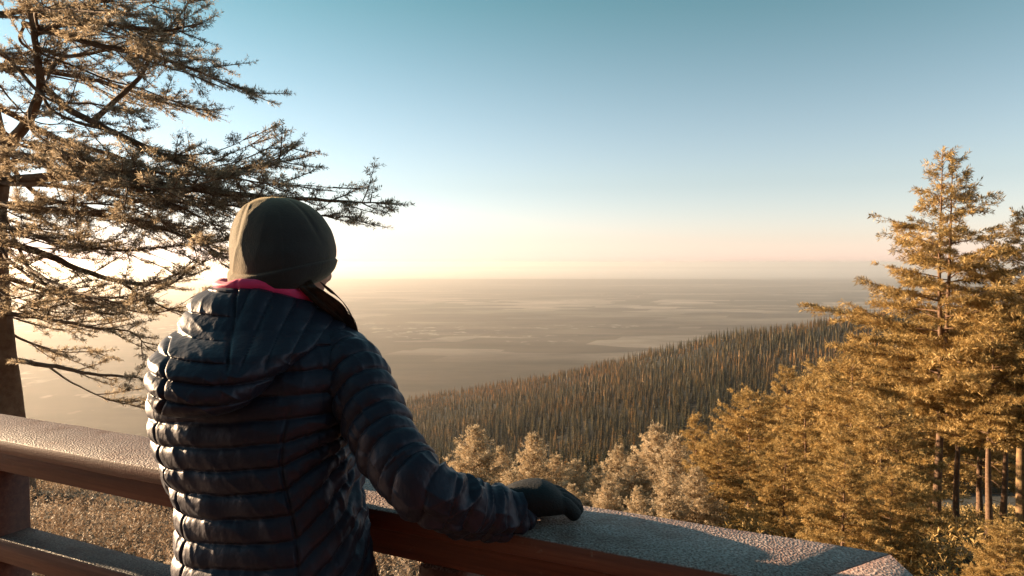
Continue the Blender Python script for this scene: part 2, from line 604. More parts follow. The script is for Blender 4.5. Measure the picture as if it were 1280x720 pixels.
# ------------------------------------------------------------------ railing and deck
D2 = np.array([-0.907, 0.421, 0]); D2 /= np.linalg.norm(D2)     # along main rail, leftwards
corner_back = at(1113, 692, 1.0)
t_ = (1.07 - CAM[2]) / (corner_back[2] - CAM[2])
CB = CAM + (corner_back - CAM) * t_                              # outer corner of the cap
N2 = np.array([D2[1], -D2[0], 0])                                # points outward (away)
if N2[1] < 0: N2 = -N2
EZ = np.array([0, 0, 1.0])
E2 = np.array([-0.10, -1.0, 0]); E2 /= np.linalg.norm(E2)         # second run, passes right of camera
N3 = np.array([-E2[1], E2[0], 0])
if N3[0] < 0: N3 = -N3
ZT = 1.07
CW = 0.184


def make_railing():
    root = obj('railing', None, loc=(CB[0], CB[1], 0))
    tag(root, 'red-brown timber railing with frost-covered flat top cap', 'railing')
    og = np.array([CB[0], CB[1], 0])
    # mitred caps
    # inner corner: offset both edges by CW
    A = np.array([[D2[0], -E2[0]], [D2[1], -E2[1]]])
    rhs = (CB - N3 * CW) - (CB - N2 * CW)
    s, t = np.linalg.solve(A, rhs[:2])
    CI = CB - N2 * CW + D2 * s
    def cap(outer_far, inner_far, o_c, i_c, nseg, name, gap):
        # board between far end and mitre, subdivided and slightly uneven on top
        acc = Acc()
        rings = []
        for k in range(nseg + 1):
            f = k / nseg
            o = o_c * (1 - f) + outer_far * f
            i = i_c * (1 - f) + inner_far * f
            d = (o - i) / np.linalg.norm(o - i)
            h = 0.035; b = 0.0022
            wob = 0.0006 * math.sin(k * 1.7) + 0.0004 * math.sin(k * .63)
            pts = [(o - d * b, 0), (o, -b), (o, -h + b), (o - d * b, -h), (i + d * b, -h), (i, -h + b), (i, -b), (i + d * b, 0)]
            rings.append([p * np.array([1, 1, 0]) + EZ * (ZT + z + wob) for p, z in pts])
        acc.add(*loft(rings))
        obj(name, acc.mesh(name, og), M['cap'], root)
    L1, L2 = 5.2, 3.2
    mo = D2 * 0.0022; mo2 = E2 * 0.0022
    cap(CB + D2 * L1, CB - N2 * CW + D2 * L1, CB + mo, CI + mo, 60, 'top_cap', 0)
    cap(CB + E2 * L2, CB - N3 * CW + E2 * L2, CB + mo2, CI + mo2, 30, 'top_cap', 0)
    ctr = (CB + CI) / 2
    for (d, n, L) in ((D2, N2, L1), (E2, N3, L2)):
        mid0 = ctr
        for z, h, name in ((ZT - 0.037 - 0.036, 0.036, 'upper_rail'), (0.775 - 0.034, 0.034, 'lower_rail'), (0.46, 0.034, 'lower_rail'), (0.16, 0.034, 'lower_rail')):
            a = Acc()
            box(a, mid0 + d * ((L - 0.07) / 2 + 0.055) + EZ * z - ctr * EZ, d, n, EZ, (L - 0.07) / 2, 0.042, h, 0.004)
            obj(name, a.mesh(name, og), M['rail'], root)
    def post(p):
        a = Acc()
        zt = ZT - 0.112; zb = -0.35
        d, n = D2, N2
        box(a, np.array([p[0], p[1], (zt + zb) / 2]), EZ, d, n, (zt - zb) / 2, 0.045, 0.045, 0.004)
        obj('post', a.mesh('post', og), M['rail'], root)
    def post2(p, d, n):
        a = Acc()
        zt = ZT - 0.036; zb = -0.35
        box(a, np.array([p[0], p[1], (zt + zb) / 2]), EZ, d, n, (zt - zb) / 2, 0.045, 0.045, 0.004)
        obj('post', a.mesh('post', og), M['rail'], root)
    post2(ctr, D2, N2)
    # the post seen at the left edge of the picture
    X = at(2, 600, 1.9)
    s = np.dot(X - ctr, D2)
    for k in (s, s - 1.45, s + 1.5):
        if 0.3 < k < L1:
            p = ctr + D2 * k
            post(p - N2 * 0.0)
    for k in (1.2, 2.5):
        p = ctr + E2 * k
        a = Acc()
        zt = ZT - 0.112; zb = -0.35
        box(a, np.array([p[0], p[1], (zt + zb) / 2]), EZ, E2, N3, (zt - zb) / 2, 0.045, 0.045, 0.004)
        obj('post', a.mesh('post', og), M['rail'], root)
    # deck boards under the viewer
    acc = Acc()
    c0 = ctr * np.array([1, 1, 0])
    nb = 26
    for k in range(nb):
        off = 0.09 - 0.145 * k
        c = c0 + N2 * off + D2 * 1.2
        box(acc, c + EZ * -0.02, D2, N2, EZ, 3.6, 0.0695, 0.019, 0.003)
    tag(obj('deck_floor', acc.mesh('deck_floor', c0), M['deck'], loc=c0), 'frosted timber boards of the lookout deck', 'deck', kind='structure')


make_railing()

# ------------------------------------------------------------------ person
PSI = R(10)
rv = np.array([math.cos(PSI), -math.sin(PSI), 0])    # person's right
fv = np.array([math.sin(PSI), math.cos(PSI), 0])     # person's front
PO = np.array([-0.42, 1.17, 0.0])
person = obj('person', None, loc=PO)
tag(person, 'person in navy quilted jacket and dark beanie leaning on the railing, seen from behind', 'person')


def spow(v, e):
    return np.sign(v) * np.abs(v) ** e


def put(name, acc_or_VQT, mat, parent=person, smooth_=True):
    if isinstance(acc_or_VQT, Acc):
        me = acc_or_VQT.mesh(name, PO, smooth_)
    else:
        V, Q, T = acc_or_VQT
        a = Acc(); a.add(V, Q, T)
        me = a.mesh(name, PO, smooth_)
    return obj(name, me, mat, parent)


def puff(v, sharp=0.5):
    return np.abs(np.sin(np.pi * v)) ** sharp


def ridge(x, y, s):
    n = vnoise(x, y, s)
    return 1 - np.abs(2 * n - 1)


def torso():
    rows = np.array([
        # py,  L,   R,   Yc,   b
        [392, 290, 400, 1.300, .070],
        [404, 262, 424, 1.293, .088],
        [415, 240, 442, 1.285, .100],
        [427, 222, 456, 1.278, .112],
        [445, 208, 460, 1.268, .122],
        [470, 200, 458, 1.255, .130],
        [500, 198, 452, 1.245, .134],
        [530, 199, 446, 1.232, .133],
        [558, 205, 442, 1.220, .128],
        [580, 214, 443, 1.210, .122],
        [605, 224, 446, 1.200, .117],
        [635, 230, 451, 1.190, .115],
        [665, 229, 456, 1.182, .118],
        [700, 229, 462, 1.175, .124],
        [750, 222, 472, 1.170, .132],
        [820, 214, 484, 1.170, .138],
        [905, 210, 492, 1.172, .138],
    ])
    NR, NC = 300, 420
    rr = curve_pts(rows, NR)
    phi = np.linspace(0, 2 * np.pi, NC, endpoint=False)
    rings = np.zeros((NR, NC, 3))
    prevz = None
    rho = R(28)
    geo = []
    for k in range(NR):
        py, L, Rr, Yc, b = rr[k]
        mid = (L + Rr) / 2
        c = at(mid, py, Yc)
        w = (Rr - L) / 2 / F * Yc * 0.955 - 0.006
        a = math.sqrt(max(w * w - (b * math.sin(rho)) ** 2, 1e-4)) / math.cos(rho)
        geo.append((c[0], c[1], c[2], a, b))
    geo = np.array(geo)
    for q in range(5):
        geo[:, q] = smooth(geo[:, q], 15)
    s, c_ = np.sin(phi), np.cos(phi)
    e = 2 / 2.35
    arc = np.cumsum(np.r_[0, np.abs(np.diff(geo[:, 2]))])
    for k in range(NR):
        cx, cy, cz, a, b = geo[k]
        xl = a * spow(s, e); yl = -b * spow(c_, e)
        base = np.array([cx, cy, cz]) + xl[:, None] * rv + yl[:, None] * fv
        # outward direction
        nx = s / a; ny = -c_ / b
        nl = np.hypot(nx, ny)
        outd = (nx / nl)[:, None] * rv + (ny / nl)[:, None] * fv
        su = xl  # lateral position
        ph = np.where(phi > np.pi, phi - 2 * np.pi, phi)
        # quilting rows: flat across the back, chevron up on the side panels
        side = np.clip(np.abs(ph) - 0.62, 0, 9)
        z = cz
        off = 0.0
        sidedir = np.clip((1.28 - z) / 0.10, 0, 1)
        v = (z - side * 0.085 * sidedir * np.clip(ph * 5, 0.15, 1) - 0.010 * np.sin(ph * 1.3 + .4) * 1.0 + 0.006 * fbm(ph * 3 + 7, z * 6 + 0 * ph, 2, 5)) / 0.0372
        pf = puff(v, 0.36)
        amp = 0.0115 * (0.75 + 0.5 * vnoise(ph * 5, np.floor(v) * 1.7, 11))
        vv = np.abs((v - np.floor(v)) - .5) * 2  # 1 at the stitch
        circ = ph * 0.16
        wr = ridge(circ / 0.016 + 0.6 * v, np.floor(v) * 3.3 + v * 0.25, 21) ** 2 * 0.0026 * (0.25 + 0.65 * vv) * pf ** .3
        wr2 = ridge(circ / 0.05 + v * 0.45, v * 0.55, 23) ** 3 * 0.0040
        wr3 = (vnoise(circ / 0.008, v * 1.1, 31) - .5) * 0.0009 * (0.2 + vv)
        # princess seam on both back panels
        seam = np.exp(-((np.abs(ph) - 0.62) / 0.018) ** 2) * np.clip((1.30 - z) / .05, 0, 1)
        pk = np.exp(-((np.abs(ph) - 0.62) / 0.16) ** 2)
        gath = ridge(v * 2.3, circ / 0.03, 41) * 0.003 * pk
        # crumpled waist where the side catches
        cr = np.exp(-((z - 1.10) / 0.13) ** 2) * np.clip(np.abs(ph) - 0.9, 0, .5) * 2
        crum = (ridge(circ / 0.022, v * 1.9, 51) - .4) * 0.010 * cr
        d = amp * pf * (1 - 0.5 * seam) - 0.0018 * seam + wr + wr2 * .7 + wr3 + gath + crum
        rings[k] = base + outd * d[:, None]
    # large soft folds
    return loft(rings)


def arm_tube(ctrl, name, parent, seed, spacing=0.035, n=320, m=160, fade=True):
    """ctrl rows: px,py,Y,r"""
    ctrl = np.asarray(ctrl, float)
    P = np.array([at(*c[:3]) for c in ctrl])
    CP = curve_pts(np.c_[P, ctrl[:, 3]], n)
    P, r = CP[:, :3], CP[:, 3]
    T, N, B = frames(P)
    L = np.r_[0, np.cumsum(np.linalg.norm(np.diff(P, axis=0), axis=1))]
    a = np.linspace(0, 2 * np.pi, m, endpoint=False)
    rings = np.zeros((n, m, 3))
    for k in range(n):
        f = L[k] / L[-1]
        v = (L[k] + 0.010 * np.sin(a + seed) + 0.004 * vnoise(a * 1.3, L[k] * 9 + 0 * a, seed)) / (spacing * (1.0 if f < .5 else 0.86))
        pf = puff(v, 0.30)
        fo = np.clip((f - .42) * 4, 0, 1)
        amp = 0.0115 * (0.75 + 0.5 * vnoise(a * 1.2, np.floor(v) * 1.3, seed + 3))
        w1 = ridge(a * r[k] / 0.015 + .5 * v, np.floor(v) * 2.1 + v * .3, seed + 5) ** 2 * 0.0022
        w2 = (ridge(v * 1.35 + a * .55, a * 0.9 + v * .2, seed + 6) ** 2 - .3) * (0.0012 + 0.0075 * fo)
        w3 = (vnoise(a * r[k] / 0.007, v * 1.3, seed + 8) - .5) * 0.0009
        d = amp * pf * (1 - .25 * fo) + w1 + w2 + w3
        if f > 0.965:
            d = d * (1 - (f - .965) / .035 * .7)
        rad = r[k] + d
        sag = 1 + 0.06 * fo
        rings[k] = P[k] + rad[:, None] * (np.cos(a)[:, None] * N[k] + np.sin(a)[:, None] * B[k]) 
    return put(name, loft(rings), M['nylon'], parent), P, r


jacket = put('jacket', torso(), M['nylon'])

RARM = [(418, 446, 1.235, .040), (432, 455, 1.220, .047), (446, 476, 1.195, .0475), (460, 505, 1.165, .046), (480, 548, 1.12, .044),
        (503, 585, 1.075, .042), (528, 610, 1.055, .040), (562, 627, 1.075, .038), (598, 638, 1.12, .036), (630, 642, 1.165, .033), (655, 640, 1.20, .030)]
LARM = [(245, 450, 1.32, .038), (238, 462, 1.335, .043), (233, 490, 1.35, .044), (232, 530, 1.37, .042), (236, 575, 1.40, .040),
        (238, 600, 1.44, .040), (275, 598, 1.47, .037), (315, 592, 1.50, .033), (335, 590, 1.51, .031)]
arm_tube(RARM, 'sleeve', jacket, 3)
arm_tube(LARM, 'sleeve', jacket, 17)


def hood():
    # slices: py, L, R, Yc (centre), depth half-axis
    rows = np.array([
        [357, 270, 404, 1.318, .086],
        [362, 261, 413, 1.316, .094],
        [371, 250, 422, 1.310, .102],
        [383, 240, 429, 1.300, .108],
        [396, 236, 434, 1.285, .112],
        [408, 230, 434, 1.270, .112],
        [420, 216, 424, 1.240, .108],
        [433, 205, 405, 1.208, .100],
        [446, 198, 384, 1.182, .093],
        [460, 194, 364, 1.160, .086],
        [474, 193, 345, 1.144, .079],
        [488, 194, 330, 1.130, .070],
        [500, 198, 316, 1.120, .059],
        [509, 200, 302, 1.114, .046],
        [515, 216, 284, 1.112, .030],
        [518, 238, 264, 1.112, .012],
    ])
    NR, NC = 230, 330
    rr = curve_pts(rows, NR)
    for q in range(5):
        rr[:, q] = smooth(rr[:, q], 9)
    k_ = np.clip((rr[:, 0] - 405) / 30, 0, 1)
    rr[:, 3] -= .012 * k_; rr[:, 4] += .010 * k_ * np.clip((520 - rr[:, 0]) / 30, 0, 1)
    phi = np.linspace(0, 2 * np.pi, NC, endpoint=False)
    az = R(-19)
    rx = np.array([math.cos(az), math.sin(az) * -1 * -1, 0])
    vr = np.array([math.cos(R(19)), math.sin(R(19)) * 1.0, 0])   # across the line of sight
    vr = np.array([math.cos(R(19)), math.sin(R(19)), 0])
    vf = np.array([-math.sin(R(19)), math.cos(R(19)), 0])
    rings = np.zeros((NR, NC, 3))
    e = 2 / 2.25
    for k in range(NR):
        py, L, Rr, Yc, b = rr[k]
        c = at((L + Rr) / 2, py, Yc)
        w = (Rr - L) / 2 / F * Yc * 0.95 - 0.005
        w = max(w, 0.004)
        s, c_ = spow(np.sin(phi), e), spow(np.cos(phi), e)
        base = c + (w * s)[:, None] * vr + (-b * c_)[:, None] * vf
        outd = (np.sin(phi) / w)[:, None] * vr + (-np.cos(phi) / b)[:, None] * vf
        outd /= np.linalg.norm(outd, axis=1)[:, None]
        X = (L + Rr) / 2 + (Rr - L) / 2 * s       # design coordinate across
        # upper right panel: seams radiate from the rim; lower left: level rows
        split = 300 - (py - 360) * 0.12
        tR = 1 / (1 + np.exp(-(X - split) / 3.0))
        # diagonals
        vd = (X + (py - 370) * 0.42 - 8) / 27.5
        vh = (py - 18 * np.sin((X - 180) / 75) + 6) / 27.0
        fade = np.clip((462 - py) / 20, 0, 1)     # lower part is all level rows
        m = tR * fade
        pf = puff(vd, .4) * m + puff(vh, .42) * (1 - m)
        seam = np.exp(-((X - split) / 2.2) ** 2) * fade + .8 * np.exp(-((X - 228 + (py - 400) * .15) / 2.0) ** 2) * (py > 415)
        ww = ridge(X / 11 + py / 30, py / 22, 61) ** 2 * 0.0018 * (1.0 - .7 * m) + (vnoise(X / 5, py / 8, 63) - .5) * 0.0010
        wl = ridge(X / 24 - py / 26, py / 40 + X / 60, 67) ** 3 * 0.0028 * (1 - m * .8)
        d = 0.0115 * pf * (1 - .8 * seam) - 0.003 * seam + ww + wl
        edge = min(1, (k + 1) / 10)
        d = d * edge
        # hollow of the lower right edge: hood cloth sags towards the back
        base[:, 2] -= 0.040 * np.clip((X - 325) / 90, 0, 1) ** 1.1 * np.clip((412 - py) / 50, 0, 1)
        rings[k] = base + outd * d[:, None]
    rim = rings[0].copy()
    V, Q, T = loft(rings)
    # remove the top cap (fan 0): opening round the neck
    T = T[NC:]
    h = put('hood', (V, Q, T), M['nylon'], jacket)
    # pink lining: band rolling over the rim and going down inside
    cen = rim.mean(0)
    rr2 = []
    inward = (cen - rim); inward[:, 2] = 0
    dl = np.linalg.norm(inward, axis=1)[:, None]
    inward = inward / dl
    backness = np.clip(0.55 + 0.45 * np.cos(phi), 0, 1)[:, None]
    for (iw, dz) in ((-0.0035, -0.010), (-0.0065, -0.002), (-0.006, 0.008), (0.000, 0.014), (0.010, 0.013), (0.018, 0.002), (0.022, -0.02), (0.026, -0.06)):
        zz = dz * (0.8 + 0.35 * np.sin(phi * 2 + 1) + .12 * np.sin(phi * 9))
        rr2.append(rim + inward * iw + EZ * zz[:, None] + EZ * 0.003)
    V, Q, T = loft(rr2, caps=False)
    put('hood_lining', (V, Q, T), M['pink'], jacket)


hood()

# head, in a frame turned to the right
HPSI = R(40)
hr = np.array([math.cos(HPSI), -math.sin(HPSI), 0])
hf = np.array([math.sin(HPSI), math.cos(HPSI), 0])
HC = at(357, 322, 1.332)      # centre of the skull


def head_mesh(acc):
    nv, nu = 90, 120
    th = np.linspace(0.02, np.pi - 0.02, nv)
    ph = np.linspace(0, 2 * np.pi, nu, endpoint=False)   # 0 = face direction, +90deg = right ear
    TH, PH = np.meshgrid(th, ph, indexing='ij')
    x = np.sin(TH) * np.sin(PH); y = np.sin(TH) * np.cos(PH); z = np.cos(TH)
    X = 0.067 * x; Y = np.where(y > 0, 0.093, 0.078) * y; Z = 0.108 * z - 0.008
    # jaw: narrow and push the lower face
    low = np.clip(-z, 0, 1)
    X *= 1 - 0.28 * low ** 1.5
    Y = np.where(y > 0, Y * (1 - 0.10 * low), Y * (1 - 0.42 * low))
    Z -= 0.012 * low * np.clip(y, 0, 1)
    def bmp(cx, cz, sx, sz, amt):
        m = np.exp(-((X - cx) / sx) ** 2 - ((Z - cz) / sz) ** 2) * (y > 0)
        return amt * m
    Y += bmp(0, -0.030, .010, .020, .014) + bmp(0, -0.043, .013, .009, .011)       # nose
    Y += bmp(0, -0.070, .022, .006, .005) + bmp(0, -0.079, .018, .006, .005) - bmp(0, -0.0745, .022, .0025, .004)   # lips
    Y += bmp(0, -0.100, .022, .014, .008)                                           # chin
    Y -= bmp(-.031, -.008, .015, .011, .009) + bmp(.031, -.008, .015, .011, .009)   # eye sockets
    Y += bmp(-.031, .010, .018, .006, .003) + bmp(.031, .010, .018, .006, .003)     # brow
    X2 = X
    P = HC + X2[..., None] * hr + Y[..., None] * hf + Z[..., None] * EZ
    acc.add(*loft(P))
    for sx in (-1, 1):        # ears
        c = HC + hr * sx * 0.068 + hf * 0.004 + EZ * -0.028
        t = np.linspace(0, 2 * np.pi, 20)
        pts = [c + hr * sx * (0.006 + 0.006 * math.cos(a - .6)) + hf * (-0.016 * math.cos(a) * (1 + .2 * math.sin(a))) + EZ * 0.030 * math.sin(a) for a in t]
        acc.add(*tube(pts, 0.0042, 8))
        lob = [c + hr * sx * -0.004 + EZ * .02, c + hr * sx * 0.004, c + hr * sx * 0.004 - EZ * .024]
        acc.add(*tube(curve_pts(lob, 8), np.array([.006, .009, .011, .011, .010, .010, .009, .006]), 10))


def body():
    acc = Acc()
    head_mesh(acc)
    neck = [HC + hf * -0.015 + EZ * -0.06, HC + hf * -0.02 + EZ * -0.12, at(345, 400, 1.305), at(335, 440, 1.28)]
    acc.add(*tube(curve_pts(neck, 14), np.linspace(.054, .062, 14), 24))
    # inner torso and limbs as thick tubes that merge in the remesh
    tor = [at(335, 420, 1.28), at(332, 480, 1.26), at(332, 560, 1.225), at(338, 640, 1.19), at(343, 720, 1.18), at(345, 800, 1.18)]
    acc.add(*tube(curve_pts(tor, 20), np.interp(np.linspace(0, 1, 20), [0, .2, .5, 1], [.08, .10, .095, .11]), 24))
    for A in (RARM, LARM):
        P = np.array([at(*c[:3]) for c in A])
        C = curve_pts(P, 24)
        acc.add(*tube(C, np.linspace(.036, .024, 24), 14))
    for s in (-1, 1):
        hip = PO + rv * s * 0.09 + EZ * 0.86
        knee = PO + rv * s * 0.10 + fv * (0.03 - .01 * s) + EZ * 0.47
        ank = PO + rv * s * 0.11 + fv * -0.02 + EZ * 0.09
        acc.add(*tube(curve_pts([hip, knee, ank], 24), np.linspace(.075, .036, 24), 16))
        acc.add(*tube([ank + EZ * -.01, ank + fv * .08 + EZ * -.045, ank + fv * .15 + EZ * -.05], [.034, .034, .026], 12))
    o = put('body', acc, M['skin'])
    rm = o.modifiers.new('remesh', 'REMESH')
    rm.mode = 'VOXEL'; rm.voxel_size = 0.0045; rm.use_smooth_shade = True
    sm = o.modifiers.new('smooth', 'SMOOTH'); sm.factor = .5; sm.iterations = 2
    for s in (-1, 1):
        eye = Acc()
        c = HC + hr * .031 * s + hf * 0.072 + EZ * -.0165
        t = np.linspace(.05, np.pi - .05, 12)
        eye.add(*tube(np.array([c + EZ * .011 * math.cos(a) for a in t]), .011 * np.sin(t), 14))
        put('eye', eye, M['eye'], o)
    return o


body_o = body()


def beanie():
    rows = np.array([
        [246.5, 336, 350, .006],
        [248, 325, 364, .022],
        [252, 316, 377, .038],
        [260, 306, 391, .056],
        [272, 298, 404, .074],
        [286, 293, 412.5, .088],
        [300, 290.5, 418, .097],
        [314, 289.5, 421, .106],
        [328, 290, 421, .107],
        [342, 291, 417, .104],
        [350, 293, 412, .100],
        [354, 296, 408, .097],
    ])
    NR, NC = 130, 300
    rr = curve_pts(rows, NR)
    phi = np.linspace(0, 2 * np.pi, NC, endpoint=False)
    rings = []
    vr = np.array([math.cos(R(18)), math.sin(R(18)), 0])
    vf = np.array([-math.sin(R(18)), math.cos(R(18)), 0])
    for k in range(NR):
        py, L, Rr, b = rr[k]
        f = k / (NR - 1)
        c = at((L + Rr) / 2, py, 1.335)
        w = (Rr - L) / 2 / F * 1.335 * .955
        tilt = 0.22 * f ** 1.5
        s, c_ = np.sin(phi), np.cos(phi)
        base = c + (w * s)[:, None] * vr + (-b * c_)[:, None] * vf
        rel = base - c
        base[:, 2] += tilt * (rel @ hf)
        outd = (s / w)[:, None] * vr + (-c_ / b)[:, None] * vf
        outd /= np.linalg.norm(outd, axis=1)[:, None]
        ph = phi + 0 * f
        d = 0.0035 * fbm(ph * 1.9 + 3, f * 5 + 0 * ph, 3, 71)
        # soft vertical folds on the left side of the crown
        fold = ridge(ph * 3.4 + f * 1.2, f * 2.2 + 0 * ph, 73) ** 3 * 0.006 * np.exp(-((ph - 4.9) / .75) ** 2) * np.clip(1 - abs(f - .45) * 2, 0, 1)
        # crown darts
        for q in (0.45, 1.9, 3.4, 5.0):
            dd = (ph - q - .55 * (f) + np.pi) % (2 * np.pi) - np.pi
            d = d - 0.0020 * np.exp(-(dd / (.035 + .02 / (f + .2))) ** 2) * np.clip((.62 - f) * 5, 0, 1)
        # turn-up band
        fb = f + 0.02 * np.sin(ph * 2)
        band = 0.0048 / (1 + np.exp(-(fb - .745) * 160)) - 0.0022 * np.exp(-((fb - .740) / .009) ** 2)
        d = d + fold + band
        d = d * min(1, f * 6 + .15)
        rings.append(base + outd * d[:, None])
    # fold under the rim
    last = rings[-1]; cc = last.mean(0)
    for q, (iw, dz) in enumerate(((0.003, -0.002), (0.008, -0.001), (0.010, 0.008), (0.010, 0.03))):
        inw = (cc - last); inw[:, 2] = 0; inw /= np.linalg.norm(inw, axis=1)[:, None]
        rings.append(last + inw * iw + EZ * dz)
    V, Q, T = loft(rings)
    T = T[:NC]
    put('beanie', (V, Q, T), M['beanie'])


beanie()


def hair():
    acc = Acc()
    r = random.Random(5)
    # shell of hair under the hat, round the back and sides of the head
    n = 150
    for k in range(n):
        a = -1.25 + 2.35 * k / n + r.uniform(-.02, .02)     # angle from the back
        s, c = math.sin(a), math.cos(a)
        def P(rad, z, sh=0):
            return HC + hr * (0.078 + rad) * s + hf * (-(0.092 + rad) * c + sh) + EZ * z
        p = [P(-.016, .0), P(-.008, -.03), P(-.002, -.06), P(-.006, -.095), P(-.016, -.13)]
        acc.add(*tube(curve_pts(p, 9), np.linspace(.0052, .0035, 9), 5))
    # loose lock over the right shoulder
    for cl in range(44):
        st0 = r.random(); ph0 = r.uniform(0, 6.28); dep = r.uniform(-.012, .016)
        for k in range(10):
            st = min(1.08, max(-.05, st0 + r.gauss(0, .06)))
            u = r.gauss(0, .7); wv = 2.2 * math.sin(ph0)
            ctrl = [(360 + 24 * st, 342, 1.285), (373 + 20 * st, 357, 1.265 + dep), (386 + 22 * st + u, 370 - 3 * st, 1.265 + dep),
                    (405 + 21 * st + u + wv, 386 - 4 * st, 1.272 + dep), (424 + 15 * st + 1.5 * u - wv, 401 - 2 * st, 1.283 + dep * .6), (438 + 12 * st + 2.5 * u + wv, 424 + 3 * u, 1.30)]
            P = curve_pts(np.array([at(*q) for q in ctrl]), 18)
            acc.add(*tube(P, np.linspace(.0013, .0006, 18), 4))
    for k in range(16):    # flyaways
        u = r.uniform(0, 1)
        ctrl = [(400, 352, 1.265), (410 + 6 * u, 364, 1.27), (424 + 10 * u, 372 + 12 * u, 1.27), (436 + 8 * u, 390 + 14 * u, 1.28), (443 + 6 * u, 408 + 10 * u, 1.29)]
        P = curve_pts(np.array([at(*q) for q in ctrl]), 14)
        acc.add(*tube(P, np.linspace(.0007, .0004, 14), 3))
    put('hair', acc, M['hair'])


hair()


def glove(ctrl_wrist, dirv, side, roll, seed, name='glove'):
    """hand lying palm down; dirv points wrist->fingers (horizontal), side points to the thumb; rests on z = ZT"""
    w = np.asarray(ctrl_wrist, float)
    d = np.asarray(dirv, float); d /= np.linalg.norm(d)
    sdv = np.asarray(side, float); sdv -= d * np.dot(sdv, d); sdv /= np.linalg.norm(sdv)
    acc = Acc()
    # cuff + palm: rounded loft
    prof = [(-.045, .033, .028, .002), (-.015, .034, .029, .004), (.006, .037, .031, .009), (.030, .044, .031, .013), (.055, .049, .029, .014), (.076, .048, .024, .010), (.088, .043, .018, .005)]
    pr = curve_pts(np.array(prof), 30)
    a = np.linspace(0, 2 * np.pi, 40, endpoint=False)
    rings = []
    for x, hw, hh, dz in pr:
        rings.append(w + d * x + EZ * dz + (hw * spow(np.cos(a), .85))[:, None] * sdv + (hh * spow(np.sin(a), .85))[:, None] * EZ)
    acc.add(*loft(rings))
    # four fingers, sloping down on to the timber
    zt = ZT + 0.0105
    fl = [(-.031, .038, .0130), (-.0105, .050, .0138), (.0105, .054, .0138), (.031, .048, .0132)]      # little ... index
    for q, (off, ln, rad) in enumerate(fl):
        b = w + sdv * off + d * .074 + EZ * .010
        spread = sdv * (off * .04)
        k1 = b + d * ln * .38 + spread * .4
        k2 = b + d * ln * .78 + spread * .8
        k3 = b + d * ln * 1.0 + spread
        k1[2] = b[2] - .003
        k3[2] = zt
        k2[2] = max(b[2] - .017, zt + .004)
        P = curve_pts(np.array([b - d * .03, b, k1, k2, k3]), 22)
        acc.add(*tube(P, np.interp(np.linspace(0, 1, 22), [0, .5, .9, 1], [rad * 1.15, rad * 1.1, rad * .95, rad * .6]), 14))
    # thumb from the side of the palm
    b = w + d * .018 + sdv * .022 - EZ * .004
    P = np.array([b, b + d * .022 + sdv * .022 - EZ * .004, b + d * .048 + sdv * .034 - EZ * .008, b + d * .068 + sdv * .036 - EZ * .012])
    P[:, 2] = np.maximum(P[:, 2], zt + .001)
    P = curve_pts(P, 18)
    acc.add(*tube(P, np.interp(np.linspace(0, 1, 18), [0, .5, .9, 1], [.0165, .0125, .0105, .006]), 14))
    o = put(name, acc, M['glove'])
    rm = o.modifiers.new('remesh', 'REMESH')
    rm.mode = 'VOXEL'; rm.voxel_size = 0.0018; rm.use_smooth_shade = True
    sm = o.modifiers.new('smooth', 'SMOOTH'); sm.factor = .5; sm.iterations = 2
    return o


wr = at(640, 638, 1.198)
wr[2] = max(wr[2], ZT + .026)
glove(wr, (0.97, 0.20, 0), (-0.25, 1, 0), 0, 1)
wl = at(338, 590, 1.515); wl[2] = ZT + .026
glove(wl, (0.93, -0.25, 0), (-.3, -1, 0), 0, 2)


def trousers_boots():
    acc = Acc()
    a = np.linspace(0, 2 * np.pi, 48, endpoint=False)
    pel = []
    for z, w, b in ((.93, .16, .115), (.86, .175, .122), (.80, .178, .122), (.76, .172, .115)):
        pel.append(PO + EZ * z + (w * np.sin(a))[:, None] * rv + (b * np.cos(a))[:, None] * fv + fv * 0.0)
    acc.add(*loft(pel))
    for s in (-1, 1):
        P = curve_pts([PO + rv * s * .085 + EZ * .86, PO + rv * s * .092 + fv * .02 + EZ * .66, PO + rv * s * .10 + fv * .03 + EZ * .47, PO + rv * s * .107 + EZ * .28, PO + rv * s * .11 - fv * .02 + EZ * .12], 60)
        r_ = np.interp(np.linspace(0, 1, 60), [0, .3, .55, .8, 1], [.098, .085, .066, .062, .058])
        r_ = r_ + .0025 * np.sin(np.arange(60) * 1.1) * np.linspace(0.2, 1, 60)
        acc.add(*tube(P, r_, 30))
    put('trousers', acc, M['trousers'])
    for s in (-1, 1):
        c = PO + rv * s * .11 - fv * .02
        a = np.linspace(0, 2 * np.pi, 36, endpoint=False)
        rings = []
        for z, w, f0, f1 in ((.028, .047, -.075, .19), (.05, .048, -.075, .188), (.075, .046, -.07, .165), (.10, .044, -.062, .10), (.14, .045, -.06, .06), (.18, .047, -.06, .055)):
            cen = (f0 + f1) / 2; hl = (f1 - f0) / 2
            rings.append(c + EZ * z + (w * spow(np.sin(a), .9))[:, None] * rv + fv * cen + (hl * spow(np.cos(a), .9))[:, None] * fv)
        bt = put('boot', loft(rings), M['boot'])
        rings = []
        for z in (.001, .006, .024, .029):
            k = 1.0 if z > .003 else .97
            rings.append(c + EZ * z + (.050 * k * spow(np.sin(a), .85))[:, None] * rv + fv * .0575 + (.136 * k * spow(np.cos(a), .85))[:, None] * fv)
        put('sole', loft(rings), M['sole'], bt)


trousers_boots()


